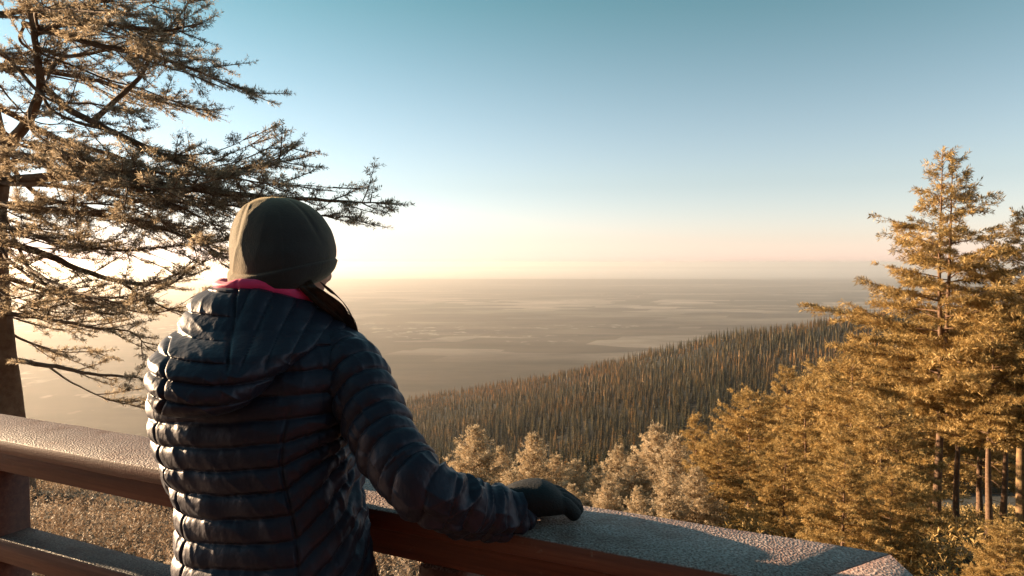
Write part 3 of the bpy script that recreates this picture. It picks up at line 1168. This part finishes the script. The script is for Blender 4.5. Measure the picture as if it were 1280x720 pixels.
# ------------------------------------------------------------------ conifer foliage
def needles(P, D, L, nper, nlen, nwid, g, spread=0.9):
    """P,D,L: shoot starts (n,3), unit directions, lengths. Returns V,T of needle triangles."""
    n = len(P)
    s = g.random((n, nper)) * 0.95 + 0.05
    a = g.random((n, nper)) * 2 * np.pi
    ref = np.where(np.abs(D[:, 2:3]) < .9, np.array([[0, 0, 1.0]]), np.array([[1.0, 0, 0]]))
    A = np.cross(D, ref); A /= np.linalg.norm(A, axis=1)[:, None] + 1e-9
    B = np.cross(D, A)
    perp = np.cos(a)[..., None] * A[:, None] + np.sin(a)[..., None] * B[:, None]
    base = P[:, None] + D[:, None] * (L[:, None] * s)[..., None]
    ln = nlen * (0.7 + 0.6 * g.random((n, nper)))
    dirn = D[:, None] * (0.75) + perp * spread
    dirn /= np.linalg.norm(dirn, axis=2)[..., None]
    tip = base + dirn * ln[..., None]
    tang = np.cross(dirn, g.normal(size=dirn.shape)); tang /= np.linalg.norm(tang, axis=2)[..., None] + 1e-9
    w = nwid * (0.7 + .6 * g.random((n, nper)))[..., None]
    mid = base * .55 + tip * .45
    V = np.stack([base, mid + tang * w * .5, tip, mid - tang * w * .5], 2).reshape(-1, 3)
    k = np.arange(n * nper) * 4
    return V, np.stack([k, k + 1, k + 2, k + 3], -1)


def conifer(seed, H, cb, rad, n_br, twig_step, shoot_len, nper, nlen, nwid, droop=0.0, lean=(0, 0), flat=0.10, twin=False, prof='cone', trunk_r=None, up=0.1, dead=0):
    """returns (trunk mesh, crown mesh); base at origin"""
    g = np.random.default_rng(seed)
    trunk = Acc()
    tr = trunk_r or H * 0.014
    stems = [(0.0, 0.0, 1.0, 0.0)]
    if twin:
        stems = [(-.18, 0.0, 1.0, 0.0), (.30, .1, .985, 0.4)]
    SP, SD, SL = [], [], []
    for (ox, oy, hs, sp) in stems:
        hh = H * hs
        zz = np.linspace(-0.4, hh, 26)
        f = np.clip(zz / hh, 0, 1)
        cx = lean[0] * f * hh + ox * np.clip((f - .25) * 2.2, 0, 1) + .05 * np.sin(f * 9 + seed)
        cy = lean[1] * f * hh + oy * np.clip((f - .25) * 2.2, 0, 1) + .05 * np.cos(f * 7 + seed)
        C = np.stack([cx, cy, zz], -1)
        flare = 1 + .5 * np.exp(-np.maximum(zz, 0) / .35)
        trunk.add(*tube(C, np.maximum(tr * (1 - f * .93) * flare * (0.8 if twin else 1), .008), 10))
        nb = n_br if not twin else n_br // 2
        # ascending golden angle arrangement
        hz = cb + (hh - cb) * (np.linspace(0, 1, nb) ** .92)
        hz = hz + g.normal(0, .08, nb)
        ang = np.arange(nb) * 2.39996 + g.normal(0, .35, nb) + seed
        for q in range(nb):
            h = min(max(hz[q], cb * .8), hh * .995)
            t = (h - cb) / (hh - cb + 1e-6)
            t = min(max(t, 0), 1)
            if prof == 'cone':
                ln = rad * (1 - t) ** .75 * (0.55 + .45 * min(1, t * 5 + .3))
            elif prof == 'round':
                ln = rad * math.sqrt(max(0.02, 1 - (t * 1.02) ** 2.2)) * (.75 + .25 * min(1, t * 4))
            elif prof == 'sparse':
                ln = rad * (1 - t) ** 1.0 + .15
            else:      # open old crown
                ln = rad * (1 - t ** 1.3) ** .8
            ln = max(ln * g.uniform(.62, 1.18), .18 * rad * .5)
            if prof == 'open' and g.random() < .16: ln *= 1.25
            if prof == 'sparse' and g.random() < .15 and t < .85: ln *= 1.6
            base = np.array([np.interp(h, zz, cx), np.interp(h, zz, cy), h])
            e0 = up + g.normal(0, .10) + .5 * t ** 2
            dirh = np.array([math.cos(ang[q]), math.sin(ang[q]), 0])
            m = max(5, int(ln / .25))
            u = np.linspace(0, 1, m)
            bz = ln * (e0 * u - droop * u ** 2 + .10 * u ** 3)
            wig = np.cumsum(g.normal(0, .03 * ln / m * 3, m))
            side = np.array([-dirh[1], dirh[0], 0])
            P = base + dirh * (ln * u)[:, None] + EZ * bz[:, None] + side * wig[:, None]
            trunk.add(*tube(P, np.linspace(max(.006, .011 * ln ** .8 + .004), .003, m), 4, False))
            # twigs in a flattened spray
            nt_ = max(3, int(ln / twig_step))
            tu = np.sort(g.uniform(.16 if ln > .6 else .03, 1, nt_))
            for uu in tu:
                p0 = np.array([np.interp(uu, u, P[:, i]) for i in range(3)])
                sg = 1 if g.random() < .5 else -1
                tl = (ln * .34 * (1 - uu) ** .6 + .16 * min(1, ln)) * g.uniform(.6, 1.25)
                td = dirh * g.uniform(.5, 1.0) + side * sg * g.uniform(.5, 1.0) + EZ * g.normal(0.06, flat)
                td /= np.linalg.norm(td)
                ns = max(2, int(tl / shoot_len * 1.25))
                us = (np.arange(ns) + g.random(ns) * .8) / ns
                for w_ in us:
                    sp0 = p0 + td * tl * w_ + EZ * (-.10 * tl * w_ * w_)
                    s2 = td + np.cross(td, EZ) * g.uniform(-.8, .8) + EZ * g.normal(0.08, flat)
                    SP.append(sp0); SD.append(s2 / np.linalg.norm(s2)); SL.append(shoot_len * g.uniform(.7, 1.3))
            s2 = P[-1] - P[-2]; s2 /= np.linalg.norm(s2)
            SP.append(P[-1]); SD.append(s2); SL.append(shoot_len)
        # leader
        for q in range(8):
            SP.append(np.array([cx[-1], cy[-1], hh - q * .09])); d = np.array([g.normal(0, .35), g.normal(0, .35), 1]); SD.append(d / np.linalg.norm(d)); SL.append(shoot_len)
    for q in range(dead):
        a = g.uniform(0, 2 * np.pi); h = g.uniform(.3, cb)
        d = np.array([math.cos(a), math.sin(a), g.uniform(-.3, .15)])
        ln = g.uniform(.4, 1.1)
        P = np.array([[0, 0, h]]) + d * np.linspace(0, ln, 6)[:, None] + EZ * (-.15 * np.linspace(0, 1, 6)[:, None] ** 2)
        trunk.add(*tube(P, np.linspace(.014, .004, 6), 4, False))
    SP, SD, SL = np.array(SP), np.array(SD), np.array(SL)
    V, Q = needles(SP, SD, SL, nper, nlen, nwid, g)
    return trunk.mesh('trunk', smooth=True), mesh_np('crown', V, Q), len(SP)


def place(root_name, tm, cm, mt, mc, x, y, label, cat, group=None, rz=0, scale=1.0, z=None):
    zz = terrain(x, y) if z is None else z
    r = obj(root_name, None, loc=(x, y, float(zz)))
    r.rotation_euler = (0, 0, rz)
    r.scale = (scale, scale, scale)
    tag(r, label, cat, group)
    obj('trunk', tm, mt, r)
    obj('crown', cm, mc, r)
    return r


def at_ground(px, Y):
    return (px - 640) / F * Y


def build_near_trees():
    tot = 0
    # the tall twin-topped tree
    x = at_ground(1180, 22); y = 22.0
    zb = float(terrain(x, y))
    top = at(1185, 192, 22)[2]
    tm, cm, n = conifer(11, top - zb, 3.9, 3.7, 135, .10, .17, 14, .15, .020, droop=.10, prof='sparse', twin=True, trunk_r=.17, up=.12, flat=.09, dead=6)
    tot += n
    place('fir_tree', tm, cm, M['bark'], M['needle_gold'], x, y, 'tallest fir on the right, twin-topped, rising above the horizon', 'tree', rz=0.2)
    # neighbour at the right edge
    x = at_ground(1285, 21); y = 21.0
    zb = float(terrain(x, y))
    tm2, cm2, n = conifer(23, at(1280, 268, 21)[2] - zb, 3.7, 3.7, 125, .10, .17, 14, .15, .020, droop=.12, prof='sparse', trunk_r=.16, up=.10, flat=.09, dead=5)
    tot += n
    place('fir_tree', tm2, cm2, M['bark_lichen'], M['needle_gold'], x, y, 'second tallest golden fir, cut off by the right edge of the picture', 'tree', rz=1.0)
    # variants
    var = []
    for sd_, H, cb, rad, pf, nb in ((31, 9.0, 1.9, 3.1, 'cone', 110), (37, 7.5, .8, 2.7, 'round', 105), (41, 8.0, 1.5, 2.9, 'open', 100)):
        tm3, cm3, n = conifer(sd_, H, cb, rad, int(nb * 1.0), .11, .18, 15, .165, .023, droop=.10, prof=pf, up=.10, flat=.06, dead=4)
        tot += n
        var.append((H, tm3, cm3))
    # each: px, top py, Y, variant, rz
    S = [
        (1068, 432, 24, 0, 0.3, 'golden fir just left of the tall twin-topped fir, its top level with the ridge'),
        (1128, 408, 30, 2, 1.9, 'golden fir behind the tall twin-topped fir, crown spreading across the far plain'),
        (1232, 385, 31, 0, 2.9, 'golden fir standing between the twin-topped fir and the right edge tree'),
        (1105, 505, 17, 1, 0.8, 'broad golden fir in front of the tall twin-topped fir, lower crown near the rail corner'),
        (1010, 478, 27, 2, 4.1, 'golden fir with rounded top right of the orange frosted trees'),
        (985, 462, 38, 0, 5.2, 'small golden fir whose tip meets the dark forested slope'),
        (940, 492, 33, 1, 0.1, 'rounded orange-gold fir second in the row stepping down to the glove'),
        (872, 520, 31, 0, 3.4, 'orange-gold fir at the left end of the golden stand'),
        (900, 545, 23, 1, 2.2, 'low spreading golden fir above the middle of the rail cap'),
        (985, 545, 19, 2, 1.1, 'golden fir directly behind the right half of the rail cap'),
        (1120, 590, 15, 1, 5.0, 'low golden fir beyond the corner of the railing'),
        (1268, 655, 12, 1, 3.9, 'lowest golden fir in the bottom right corner'),
        (1290, 420, 34, 0, 1.5, 'far golden fir partly hidden at the right edge'),
        (1170, 398, 40, 0, 2.4, 'distant golden fir on the skyline behind the twin trunks'),
        (1060, 560, 14.5, 2, 0.5, 'nearest golden fir just past the rail corner'),
        (1040, 455, 45, 1, 2.0, 'small far golden fir above the forest edge'),
    ]
    for (px, py, Y, v, rz, lab) in S:
        H, tm3, cm3 = var[v]
        x = at_ground(px, Y)
        zb = float(terrain(x, Y))
        h = at(px, py, Y)[2] - zb
        place('fir_tree', tm3, cm3, M['bark'], M['needle_gold'], x, Y, lab, 'tree', 'golden firs below the railing', rz, h / H)
    tm5, cm5, n = conifer(67, 10.5, 4.6, 2.7, 90, .11, .18, 12, .165, .030, droop=.12, prof='open', up=.10, flat=.06, dead=7, trunk_r=.17)
    for (px, py, Y, rz, lab, mt) in ((1203, 405, 25, .5, 'slim fir whose bare trunk stands right of the twin-topped fir trunk', 'bark'),
                                     (1243, 395, 19.5, 2.5, 'fir with a thick lichen-yellow leaning trunk near the right edge', 'bark_lichen'),
                                     (1262, 410, 24, 4.0, 'fir with a dark bare trunk close behind the lichen-yellow one', 'bark')):
        x = at_ground(px, Y)
        zb = float(terrain(x, Y))
        place('fir_tree', tm5, cm5, M[mt], M['needle_gold'], x, Y, lab, 'tree', 'golden firs below the railing', rz, (at(px, py, Y)[2] - zb) / 10.5)
    # frosted pale shrubby trees in the centre
    fv_ = []
    for sd_, H, rad in ((51, 4.4, 1.9), (57, 4.4, 1.6)):
        tm4, cm4, n = conifer(sd_, H, .3, rad, 150, .08, .12, 11, .10, .022, droop=.05, prof='cone', up=.32, flat=.16)
        tot += n
        fv_.append((H, tm4, cm4))
    S = [
        (592, 537, 25, 0, 0.2, 'hoar-frosted bushy conifer with rounded top, left of the pair behind the sleeve'),
        (668, 546, 26, 1, 1.2, 'pointed hoar-frosted conifer directly above the gloved hand'),
        (722, 578, 24, 0, 2.2, 'small frosted conifer right above the fingertips'),
        (775, 560, 27, 1, 3.1, 'frosted conifer with a sharp tip against the dark valley'),
        (822, 535, 29, 0, 4.4, 'pale frosted conifer between the pointed tips and the golden stand'),
        (626, 562, 29, 1, 0.7, 'frosted conifer squeezed between the rounded one and the pointed one'),
        (696, 572, 27, 0, 3.7, 'frosted conifer with its tip right of the pointed one above the hand'),
        (748, 585, 23, 1, 1.7, 'frosted conifer filling the gap right of the fingertips'),
        (795, 572, 25, 0, 5.6, 'frosted conifer in front of the gap before the golden stand'),
        (848, 548, 27, 1, 2.9, 'frosted conifer leaning into the left end of the golden stand'),
        (800, 612, 17, 1, 0.4, 'low frosted conifer peeping over the rail cap at its middle'),
        (715, 608, 18, 1, 4.9, 'low frosted conifer just behind the fingertips'),
        (872, 588, 20, 0, 1.3, 'frosted conifer at the foot of the golden stand'),
        (760, 605, 20, 0, 5.1, 'low frosted conifer touching the back edge of the rail cap'),
        (840, 590, 19, 1, 0.9, 'frosted conifer just behind the rail cap, right of the low bushy one'),
        (640, 590, 20, 0, 2.6, 'low frosted conifer in the gap between the sleeve and glove'),
        (560, 585, 24, 0, 4.0, 'frosted conifer half hidden behind the elbow'),
    ]
    for (px, py, Y, v, rz, lab) in S:
        H, tm4, cm4 = fv_[v]
        x = at_ground(px, Y)
        zb = float(terrain(x, Y))
        h = at(px, py, Y)[2] - zb
        place('conifer', tm4, cm4, M['bark'], M['needle_frost'], x, Y, lab, 'tree', 'frosted young conifers in the middle', rz, h / H)
    print('shoots', tot)


build_near_trees()


# ------------------------------------------------------------------ the big tree on the left
def left_tree():
    g = np.random.default_rng(5)
    bx = at(10, 600, 6.6)
    base = np.array([bx[0], 6.6, float(terrain(bx[0], 6.6))])
    root = obj('cedar_tree', None, loc=base)
    tag(root, 'large old conifer on the left with drooping frosted boughs reaching over the person', 'tree')
    trunk = Acc()
    tp = curve_pts(np.array([[*at(18, 640, 6.6), .24], [*at(10, 560, 6.6), .20], [*at(4, 480, 6.6), .175], [*at(-6, 380, 6.6), .15], [*at(-10, 280, 6.6), .135],
                             [*at(-4, 200, 6.6), .12], [*at(-20, 100, 6.65), .10], [*at(-35, -40, 6.7), .08], [*at(-50, -260, 6.8), .03]]), 60)
    tp[0, 2] = base[2] - .25
    T, N, B = frames(tp[:, :3])
    a = np.linspace(0, 2 * np.pi, 28, endpoint=False)
    rings = []
    for k in range(60):
        rr = tp[k, 3] * .84 * (1 + .10 * np.sin(a * 5 + k * .2) * .5 + .12 * (vnoise(a * 4, k * .35 + 0 * a, 7) - .5))
        rings.append(tp[k, :3] + rr[:, None] * (np.cos(a)[:, None] * N[k] + np.sin(a)[:, None] * B[k]))
    trunk.add(*loft(rings))
    obj('trunk', trunk.mesh('trunk', base, True), M['bark'], root)
    # limbs: list of (px,py,Y) and start radius, foliage weight, start of foliage
    LB = [
        ([(-5, 205, 6.6), (25, 160, 6.4), (50, 122, 6.2), (46, 60, 6.1), (34, 0, 6.0), (28, -60, 6.0)], .060, .9, .3),
        ([(-5, 228, 6.6), (60, 222, 6.3), (130, 219, 6.0), (240, 236, 5.6), (330, 243, 5.3), (420, 252, 5.0), (490, 257, 4.8)], .050, 1.25, .15),
        ([(48, 40, 6.1), (110, 24, 5.9), (160, 34, 5.7), (215, 38, 5.5), (268, 22, 5.4)], .032, 1.1, .1),
        ([(118, 150, 6.2), (165, 105, 6.2), (190, 70, 6.2), (215, 35, 6.1), (250, -20, 6.1)], .026, .8, .3),
        ([(30, 30, 6.2), (90, 45, 6.0), (170, 65, 5.8), (240, 88, 5.6), (318, 118, 5.4)], .030, 0.95, .2),
        ([(50, 105, 6.2), (110, 150, 6.0), (180, 185, 5.8), (260, 215, 5.6), (330, 205, 5.5), (368, 186, 5.4)], .034, 0.95, .2),
        ([(-5, 300, 6.6), (60, 322, 6.3), (110, 342, 6.1), (150, 352, 6.0), (190, 355, 5.9), (240, 335, 5.8), (268, 318, 5.8)], .038, .7, .1),
        ([(-5, 255, 6.6), (80, 265, 6.2), (180, 280, 5.9), (250, 305, 5.7), (300, 335, 5.6)], .034, 1.2, .1),
        ([(0, 390, 6.6), (60, 400, 6.4), (110, 408, 6.2), (160, 412, 6.1), (185, 440, 6.0)], .026, .7, .15),
        ([(5, 448, 6.6), (60, 458, 6.4), (110, 464, 6.2), (160, 472, 6.1), (210, 482, 6.0)], .028, .45, .15),
        ([(-10, 80, 6.7), (50, 90, 6.9), (130, 100, 7.1), (200, 128, 7.2), (262, 140, 7.3)], .03, 1.0, .2),
        ([(-10, 130, 6.7), (60, 165, 7.0), (140, 195, 7.2), (220, 225, 7.3), (300, 250, 7.4), (350, 262, 7.4)], .032, 1.2, .15),
        ([(-10, 340, 6.6), (60, 365, 6.9), (130, 382, 7.2), (200, 388, 7.4), (240, 372, 7.5)], .026, .8, .2),
        ([(-10, 20, 6.7), (60, 10, 6.5), (130, 0, 6.4), (200, -10, 6.3), (255, 5, 6.2)], .03, 1.0, .1),
        ([(-20, 180, 6.6), (20, 190, 6.2), (80, 200, 5.9), (150, 230, 5.6), (230, 262, 5.4), (290, 300, 5.3)], .03, 1.2, .15),
        ([(-20, 260, 6.6), (10, 285, 6.2), (70, 300, 5.9), (140, 315, 5.7), (200, 310, 5.6)], .026, 1.0, .1),
        ([(-20, 60, 6.6), (10, 75, 6.2), (60, 120, 5.9), (110, 130, 5.8), (165, 140, 5.7)], .026, 1.0, .1),
        ([(150, 352, 6.0), (190, 378, 5.9), (230, 392, 5.8)], .014, .7, .1),
        ([(60, 458, 6.4), (110, 490, 6.3), (150, 505, 6.2), (180, 508, 6.2)], .010, .5, .3),
        ([(240, 236, 5.6), (290, 215, 5.5), (330, 205, 5.4), (372, 188, 5.3)], .014, 0.95, .1),
        ([(200, 228, 5.7), (260, 262, 5.5), (320, 282, 5.4)], .012, 1.1, .1),
        ([(-10, 400, 6.6), (30, 425, 6.8), (80, 438, 7.0), (120, 440, 7.1)], .016, .9, .3),
        ([(-10, 170, 6.6), (40, 240, 6.9), (120, 262, 7.2), (220, 290, 7.4), (290, 318, 7.5)], .026, 1.1, .2),
        ([(46, 60, 6.1), (90, 70, 6.4), (150, 60, 6.7), (220, 70, 7.0), (270, 78, 7.1)], .02, 1.0, .1),
        ([(-10, 240, 6.6), (40, 340, 6.2), (90, 380, 6.0), (130, 392, 5.9)], .02, .8, .4),
        ([(-30, -20, 6.7), (40, -60, 6.4), (120, -50, 6.2), (200, -70, 6.0)], .03, 1.0, .1),
    ]
    extra = []
    for q, (pts, r0, wt, f0) in enumerate(LB):
        if q in (0, 3, 8, 9, 17, 18, 21):
            continue
        for rep_ in range(2):
            dx, dy, dY = g.uniform(-90, -20), g.uniform(-24, 26), g.uniform(-.8, .9)
            extra.append(([(p[0] + (dx if k_ else 0), p[1] + dy * min(1, k_ / 2), p[2] + dY * min(1, k_ / 3)) for k_, p in enumerate(pts)], r0 * .45, wt * .42, f0))
    LB = LB + extra
    wood = Acc()
    SP, SD, SL = [], [], []
    for (pts, r0, wt, f0) in LB:
        P = curve_pts(np.array([at(*p) for p in pts]), 70)
        L = np.r_[0, np.cumsum(np.linalg.norm(np.diff(P, axis=0), axis=1))]
        tot = L[-1]
        P = P + np.stack([fbm(L * 2.2 + 3 * r0 * 99, L * 0 + k, 3, 5 + k) * .07 * np.clip(L / .4, 0, 1) for k in range(3)], -1)
        wood.add(*tube(P, np.maximum(r0 * (1 - L / tot) ** .7, .0026), 7, False))
        T = np.gradient(P, axis=0); T /= np.linalg.norm(T, axis=1)[:, None]
        nsec = int(tot * wt * 14)
        for q in range(nsec):
            f = g.uniform(f0, 1.0)
            l0 = f * tot
            p0 = np.array([np.interp(l0, L, P[:, k]) for k in range(3)])
            tt = np.array([np.interp(l0, L, T[:, k]) for k in range(3)])
            side = np.cross(tt, EZ); side /= np.linalg.norm(side) + 1e-9
            sg = 1 if g.random() < .5 else -1
            d = tt * g.uniform(.55, 1.0) + side * sg * g.uniform(.3, 1.0) + EZ * g.normal(.03, .34)
            d /= np.linalg.norm(d)
            ln = g.uniform(.22, .62) * (1 - .55 * max(0, f - .45) / .55)
            m = 7
            u = np.linspace(0, 1, m)
            curl = g.normal(0, .12)
            S = p0 + d * (ln * u)[:, None] + (side * curl * ln) * (u ** 2)[:, None] + EZ * ((.09 * u ** 2 - .05 * u) * ln)[:, None]
            wood.add(*tube(S, np.linspace(.0055, .0022, m), 4, False))
            sd_ = np.gradient(S, axis=0); sd_ /= np.linalg.norm(sd_, axis=1)[:, None]
            nt_ = max(4, int(ln / .020))
            for uu in g.uniform(.08, 1, nt_):
                p1 = np.array([np.interp(uu, u, S[:, k]) for k in range(3)])
                dd = np.array([np.interp(uu, u, sd_[:, k]) for k in range(3)])
                sv = np.cross(dd, EZ); sv /= np.linalg.norm(sv) + 1e-9
                s2 = 1 if g.random() < .5 else -1
                d2 = dd * g.uniform(.5, 1) + sv * s2 * g.uniform(.3, .9) + EZ * g.normal(.16, .22)
                d2 /= np.linalg.norm(d2)
                SP.append(p1); SD.append(d2); SL.append(g.uniform(.035, .105) * (1.25 - .5 * uu))
            SP.append(S[-1]); SD.append(sd_[-1]); SL.append(.07)
    SP, SD, SL = np.array(SP), np.array(SD), np.array(SL)
    print('left shoots', len(SP))
    # the woody part of each shoot: a very thin three-sided twig
    V, Q = needles(SP, SD, SL, 13, .030, .0054, g, .95)
    E = SP + SD * SL[:, None]
    A = np.cross(SD, np.array([0.3, .2, 1])); A /= np.linalg.norm(A, axis=1)[:, None]
    Bv = np.cross(SD, A)
    tri = []
    for k in range(3):
        an = k * 2.094
        tri.append(SP + (A * math.cos(an) + Bv * math.sin(an)) * .0024)
    tri.append(E)
    TV = np.stack(tri, 1).reshape(-1, 3)
    kk = np.arange(len(SP)) * 4
    TT = np.concatenate([np.stack([kk, kk + 1, kk + 3], -1), np.stack([kk + 1, kk + 2, kk + 3], -1), np.stack([kk + 2, kk, kk + 3], -1)])
    wood.add(TV, None, TT)
    obj('branches', wood.mesh('branches', base, False), M['bark'], root)
    obj('crown', mesh_np('crown', V - base, Q), M['needle_left'], root)


left_tree()


# ------------------------------------------------------------------ forest on the slope
def tree_tris(g, n, H, rad):
    """n drooping flat sprays on a slim cone; base at origin"""
    t = 1 - (.02 + .98 * g.random(n) ** .78)
    t = np.where(g.random(n) < .35, g.random(n), t)
    z = H * (.06 + .94 * t)
    a = g.random(n) * 2 * np.pi
    rr = rad * .88 * (1 - t) ** .58 * (.35 + .75 * g.random(n)) + .02 * rad
    c = np.stack([np.cos(a), np.sin(a), 0 * a], -1)
    s = np.stack([-np.sin(a), np.cos(a), 0 * a], -1)
    w = (.10 + .08 * (1 - t)) * rad
    inner = c * (rr * .25)[:, None] + EZ * (z + .10 * rr)[:, None]
    tip = c * rr[:, None] + EZ * (z - .16 * rr)[:, None]
    b1 = c * (rr * .72)[:, None] + s * w[:, None] * .8 + EZ * (z - .05 * rr)[:, None]
    b2 = c * (rr * .72)[:, None] - s * w[:, None] * .8 + EZ * (z - .05 * rr)[:, None]
    V = np.stack([inner, b1, tip, b2], 1)
    # leader, and a ragged core so that no tree is see-through
    sp = np.array([[[.05, 0, H * .92], [-.03, .05, H * .92], [0, 0, H * 1.0], [-.03, -.05, H * .92]]]) * np.array([H / 14, H / 14, 1])
    m = 7
    an = np.arange(m + 1) * 2 * np.pi / m
    core = []
    for z0, z1, k0 in ((.02, .50, .40), (.30, .93, .30)):
        for k in range(m):
            r0 = rad * k0 * (1 - z0) * (.8 + .4 * g.random())
            p0 = np.array([math.cos(an[k]) * r0, math.sin(an[k]) * r0, H * z0]); p1 = np.array([math.cos(an[k + 1]) * r0, math.sin(an[k + 1]) * r0, H * z0])
            r1 = rad * k0 * (1 - z1)
            p2 = np.array([math.cos(an[k + 1]) * r1, math.sin(an[k + 1]) * r1, H * z1]); p3 = np.array([math.cos(an[k]) * r1, math.sin(an[k]) * r1, H * z1])
            core.append([p0, p1, p2, p3])
    V = np.concatenate([V, sp, np.array(core)])
    return V  # (n+1,4,3)


def forest():
    g = np.random.default_rng(99)
    cell = 7.8
    pts = []
    Y = 280.0
    xs_all, ys_all = [], []
    while Y < 1330:
        st = cell * (1 + .10 * max(0, (Y - 600) / 400))
        xl = (380 - 640) / F * Y; xr = (1330 - 640) / F * Y
        nx = int((xr - xl) / st)
        x = xl + (np.arange(nx) + g.random(nx) * .9) * st
        y = Y + g.random(nx) * st
        xs_all.append(x); ys_all.append(y)
        Y += st
    x = np.concatenate(xs_all); y = np.concatenate(ys_all)
    px = 640 + F * x / y
    rY = np.interp(px, RPX, RYD)
    keep = (y < rY + 25) & (px > 400)
    # hidden behind the near golden stand
    lim = np.interp(px, [400, 830, 900, 1000, 1060, 1330], [9999, 9999, 9999, 9999, 9999, 9999])
    dens = vnoise(x / 60, y / 60, 4)
    keep &= (g.random(len(x)) < .70 + .5 * dens)
    x, y, px, dens = x[keep], y[keep], px[keep], dens[keep]
    z = terrain(x, y)
    H = (9.5 + 11 * g.random(len(x)) ** 1.3 + 5 * vnoise(x / 90, y / 90, 12)) * np.interp(y, [350, 1200], [1.2, .75])
    H *= 1.0
    rad = H * (.14 + .11 * g.random(len(x)))
    # show size and visibility
    py_base = 328 + (CAM[2] - z) / y * F
    vis = (py_base < 640) & (px > 500) & (px < 1075) & ~((px > 830) & (py_base > 560 - (px - 830) * .55))
    size = H / y * vis
    order = np.argsort(-size)
    ind = order[:300]
    rest = np.setdiff1d(np.arange(len(x)), ind)
    print('forest', len(x))
    # individuals
    vmesh = []
    for k in range(5):
        gg = np.random.default_rng(200 + k)
        Hk = 14.0
        V = tree_tris(gg, 700, Hk, 14 * (.13 + .012 * k)).reshape(-1, 3)
        q = np.arange(len(V) // 4)[:, None] * 4 + np.arange(4)[None]
        tint = np.full(len(V), [.25, .6, .45, .9, .1][k])
        cm = mesh_np('crown', V, q, tint=tint)
        cm.materials.append(M['needle_forest'])
        a = Acc(); a.add(*tube([[0, 0, -1.2], [0, 0, 5], [0.03, 0, 13]], [.22, .16, .04], 6))
        tm = a.mesh('trunk', smooth=True); tm.materials.append(M['bark'])
        vmesh.append((cm, tm))
    for i in ind:
        k = int(g.choice([0, 1, 2, 3, 4], p=[.25, .22, .23, .1, .2]))
        cm, tm = vmesh[k]
        r = obj('spruce_tree', None, loc=(x[i], y[i], z[i]))
        s = H[i] / 14
        r.scale = (s * g.uniform(.85, 1.2), s * g.uniform(.85, 1.2), s)
        r.rotation_euler = (0, 0, g.uniform(0, 6.28))
        tag(r, 'slim dark spruce among the many standing on the near part of the forested slope', 'tree', 'spruces on the near slope')
        obj('crown', cm, None, r)
        obj('trunk', tm, None, r)
    # the rest, one body of forest
    Vs, tn = [], []
    lib = [tree_tris(np.random.default_rng(300 + k), 300, 1.0, .14) for k in range(12)]
    far = [tree_tris(np.random.default_rng(340 + k), 110, 1.0, .16) for k in range(8)]
    warm = np.clip((y - 700) / 500, 0, 1)  # sunlit gold of the crest painted into the tree tint
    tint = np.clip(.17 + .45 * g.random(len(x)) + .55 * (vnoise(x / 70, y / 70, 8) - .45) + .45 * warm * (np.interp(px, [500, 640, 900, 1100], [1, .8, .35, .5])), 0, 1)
    for i in rest:
        L = lib[i % 12] if y[i] < 800 else far[i % 8]
        c, s = math.cos(i * 1.7), math.sin(i * 1.7)
        V = L * np.array([rad[i] / .14, rad[i] / .14, H[i]])
        V = np.stack([V[..., 0] * c - V[..., 1] * s, V[..., 0] * s + V[..., 1] * c, V[..., 2]], -1) + np.array([x[i], y[i], z[i]])
        Vs.append(V.reshape(-1, 3)); tn.append(np.full(V.shape[0] * 4, tint[i]))
    V = np.concatenate(Vs); tn = np.concatenate(tn)
    q = np.arange(len(V) // 4)[:, None] * 4 + np.arange(4)[None]
    me = mesh_np('forest', V, q, tint=tn)
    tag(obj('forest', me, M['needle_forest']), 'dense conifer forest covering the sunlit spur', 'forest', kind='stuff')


forest()


# ------------------------------------------------------------------ ground cover
def heather():
    g = np.random.default_rng(77)
    n = 42000
    # clumps beyond the rail, denser close by
    Y = 1.9 + (g.random(n) ** 1.5) * 11
    u = g.uniform(-.95, .55, n)
    X = u * Y
    dist = (X + 2.157 * Y) / 2.377
    k = dist > 1.06 + .30
    X, Y = X[k], Y[k]
    Z = terrain(X, Y)
    n = len(X)
    SP = np.stack([X, Y, Z], -1)
    SD = np.stack([g.normal(.12, .35, n), g.normal(0, .35, n), np.ones(n)], -1)
    SD /= np.linalg.norm(SD, axis=1)[:, None]
    SL = g.uniform(.07, .20, n) * (0.7 + .6 * vnoise(X * 1.6, Y * 1.6, 5))
    V, Q = needles(SP, SD, SL, 14, .024, .0062, g, .9)
    me = mesh_np('heather', V, Q)
    tag(obj('heather', me, M['heather']), 'frosted brown heather and low scrub covering the ground beyond the railing', 'heather', kind='stuff')
    # scrub further down the slope
    n = 16000
    Y = 12 + g.random(n) ** 1.3 * 60
    X = g.uniform(-.9, .9, n) * Y
    Z = terrain(X, Y)
    SP = np.stack([X, Y, Z], -1)
    SD = np.stack([g.normal(0, .5, n), g.normal(0, .5, n), np.ones(n)], -1)
    SD /= np.linalg.norm(SD, axis=1)[:, None]
    SL = g.uniform(.3, .8, n)
    V, Q = needles(SP, SD, SL, 9, .20, .05, g, 1.0)
    me = mesh_np('undergrowth', V, Q)
    tag(obj('undergrowth', me, M['needle_gold']), 'golden frosted undergrowth between the trees down the slope', 'undergrowth', kind='stuff')


heather()
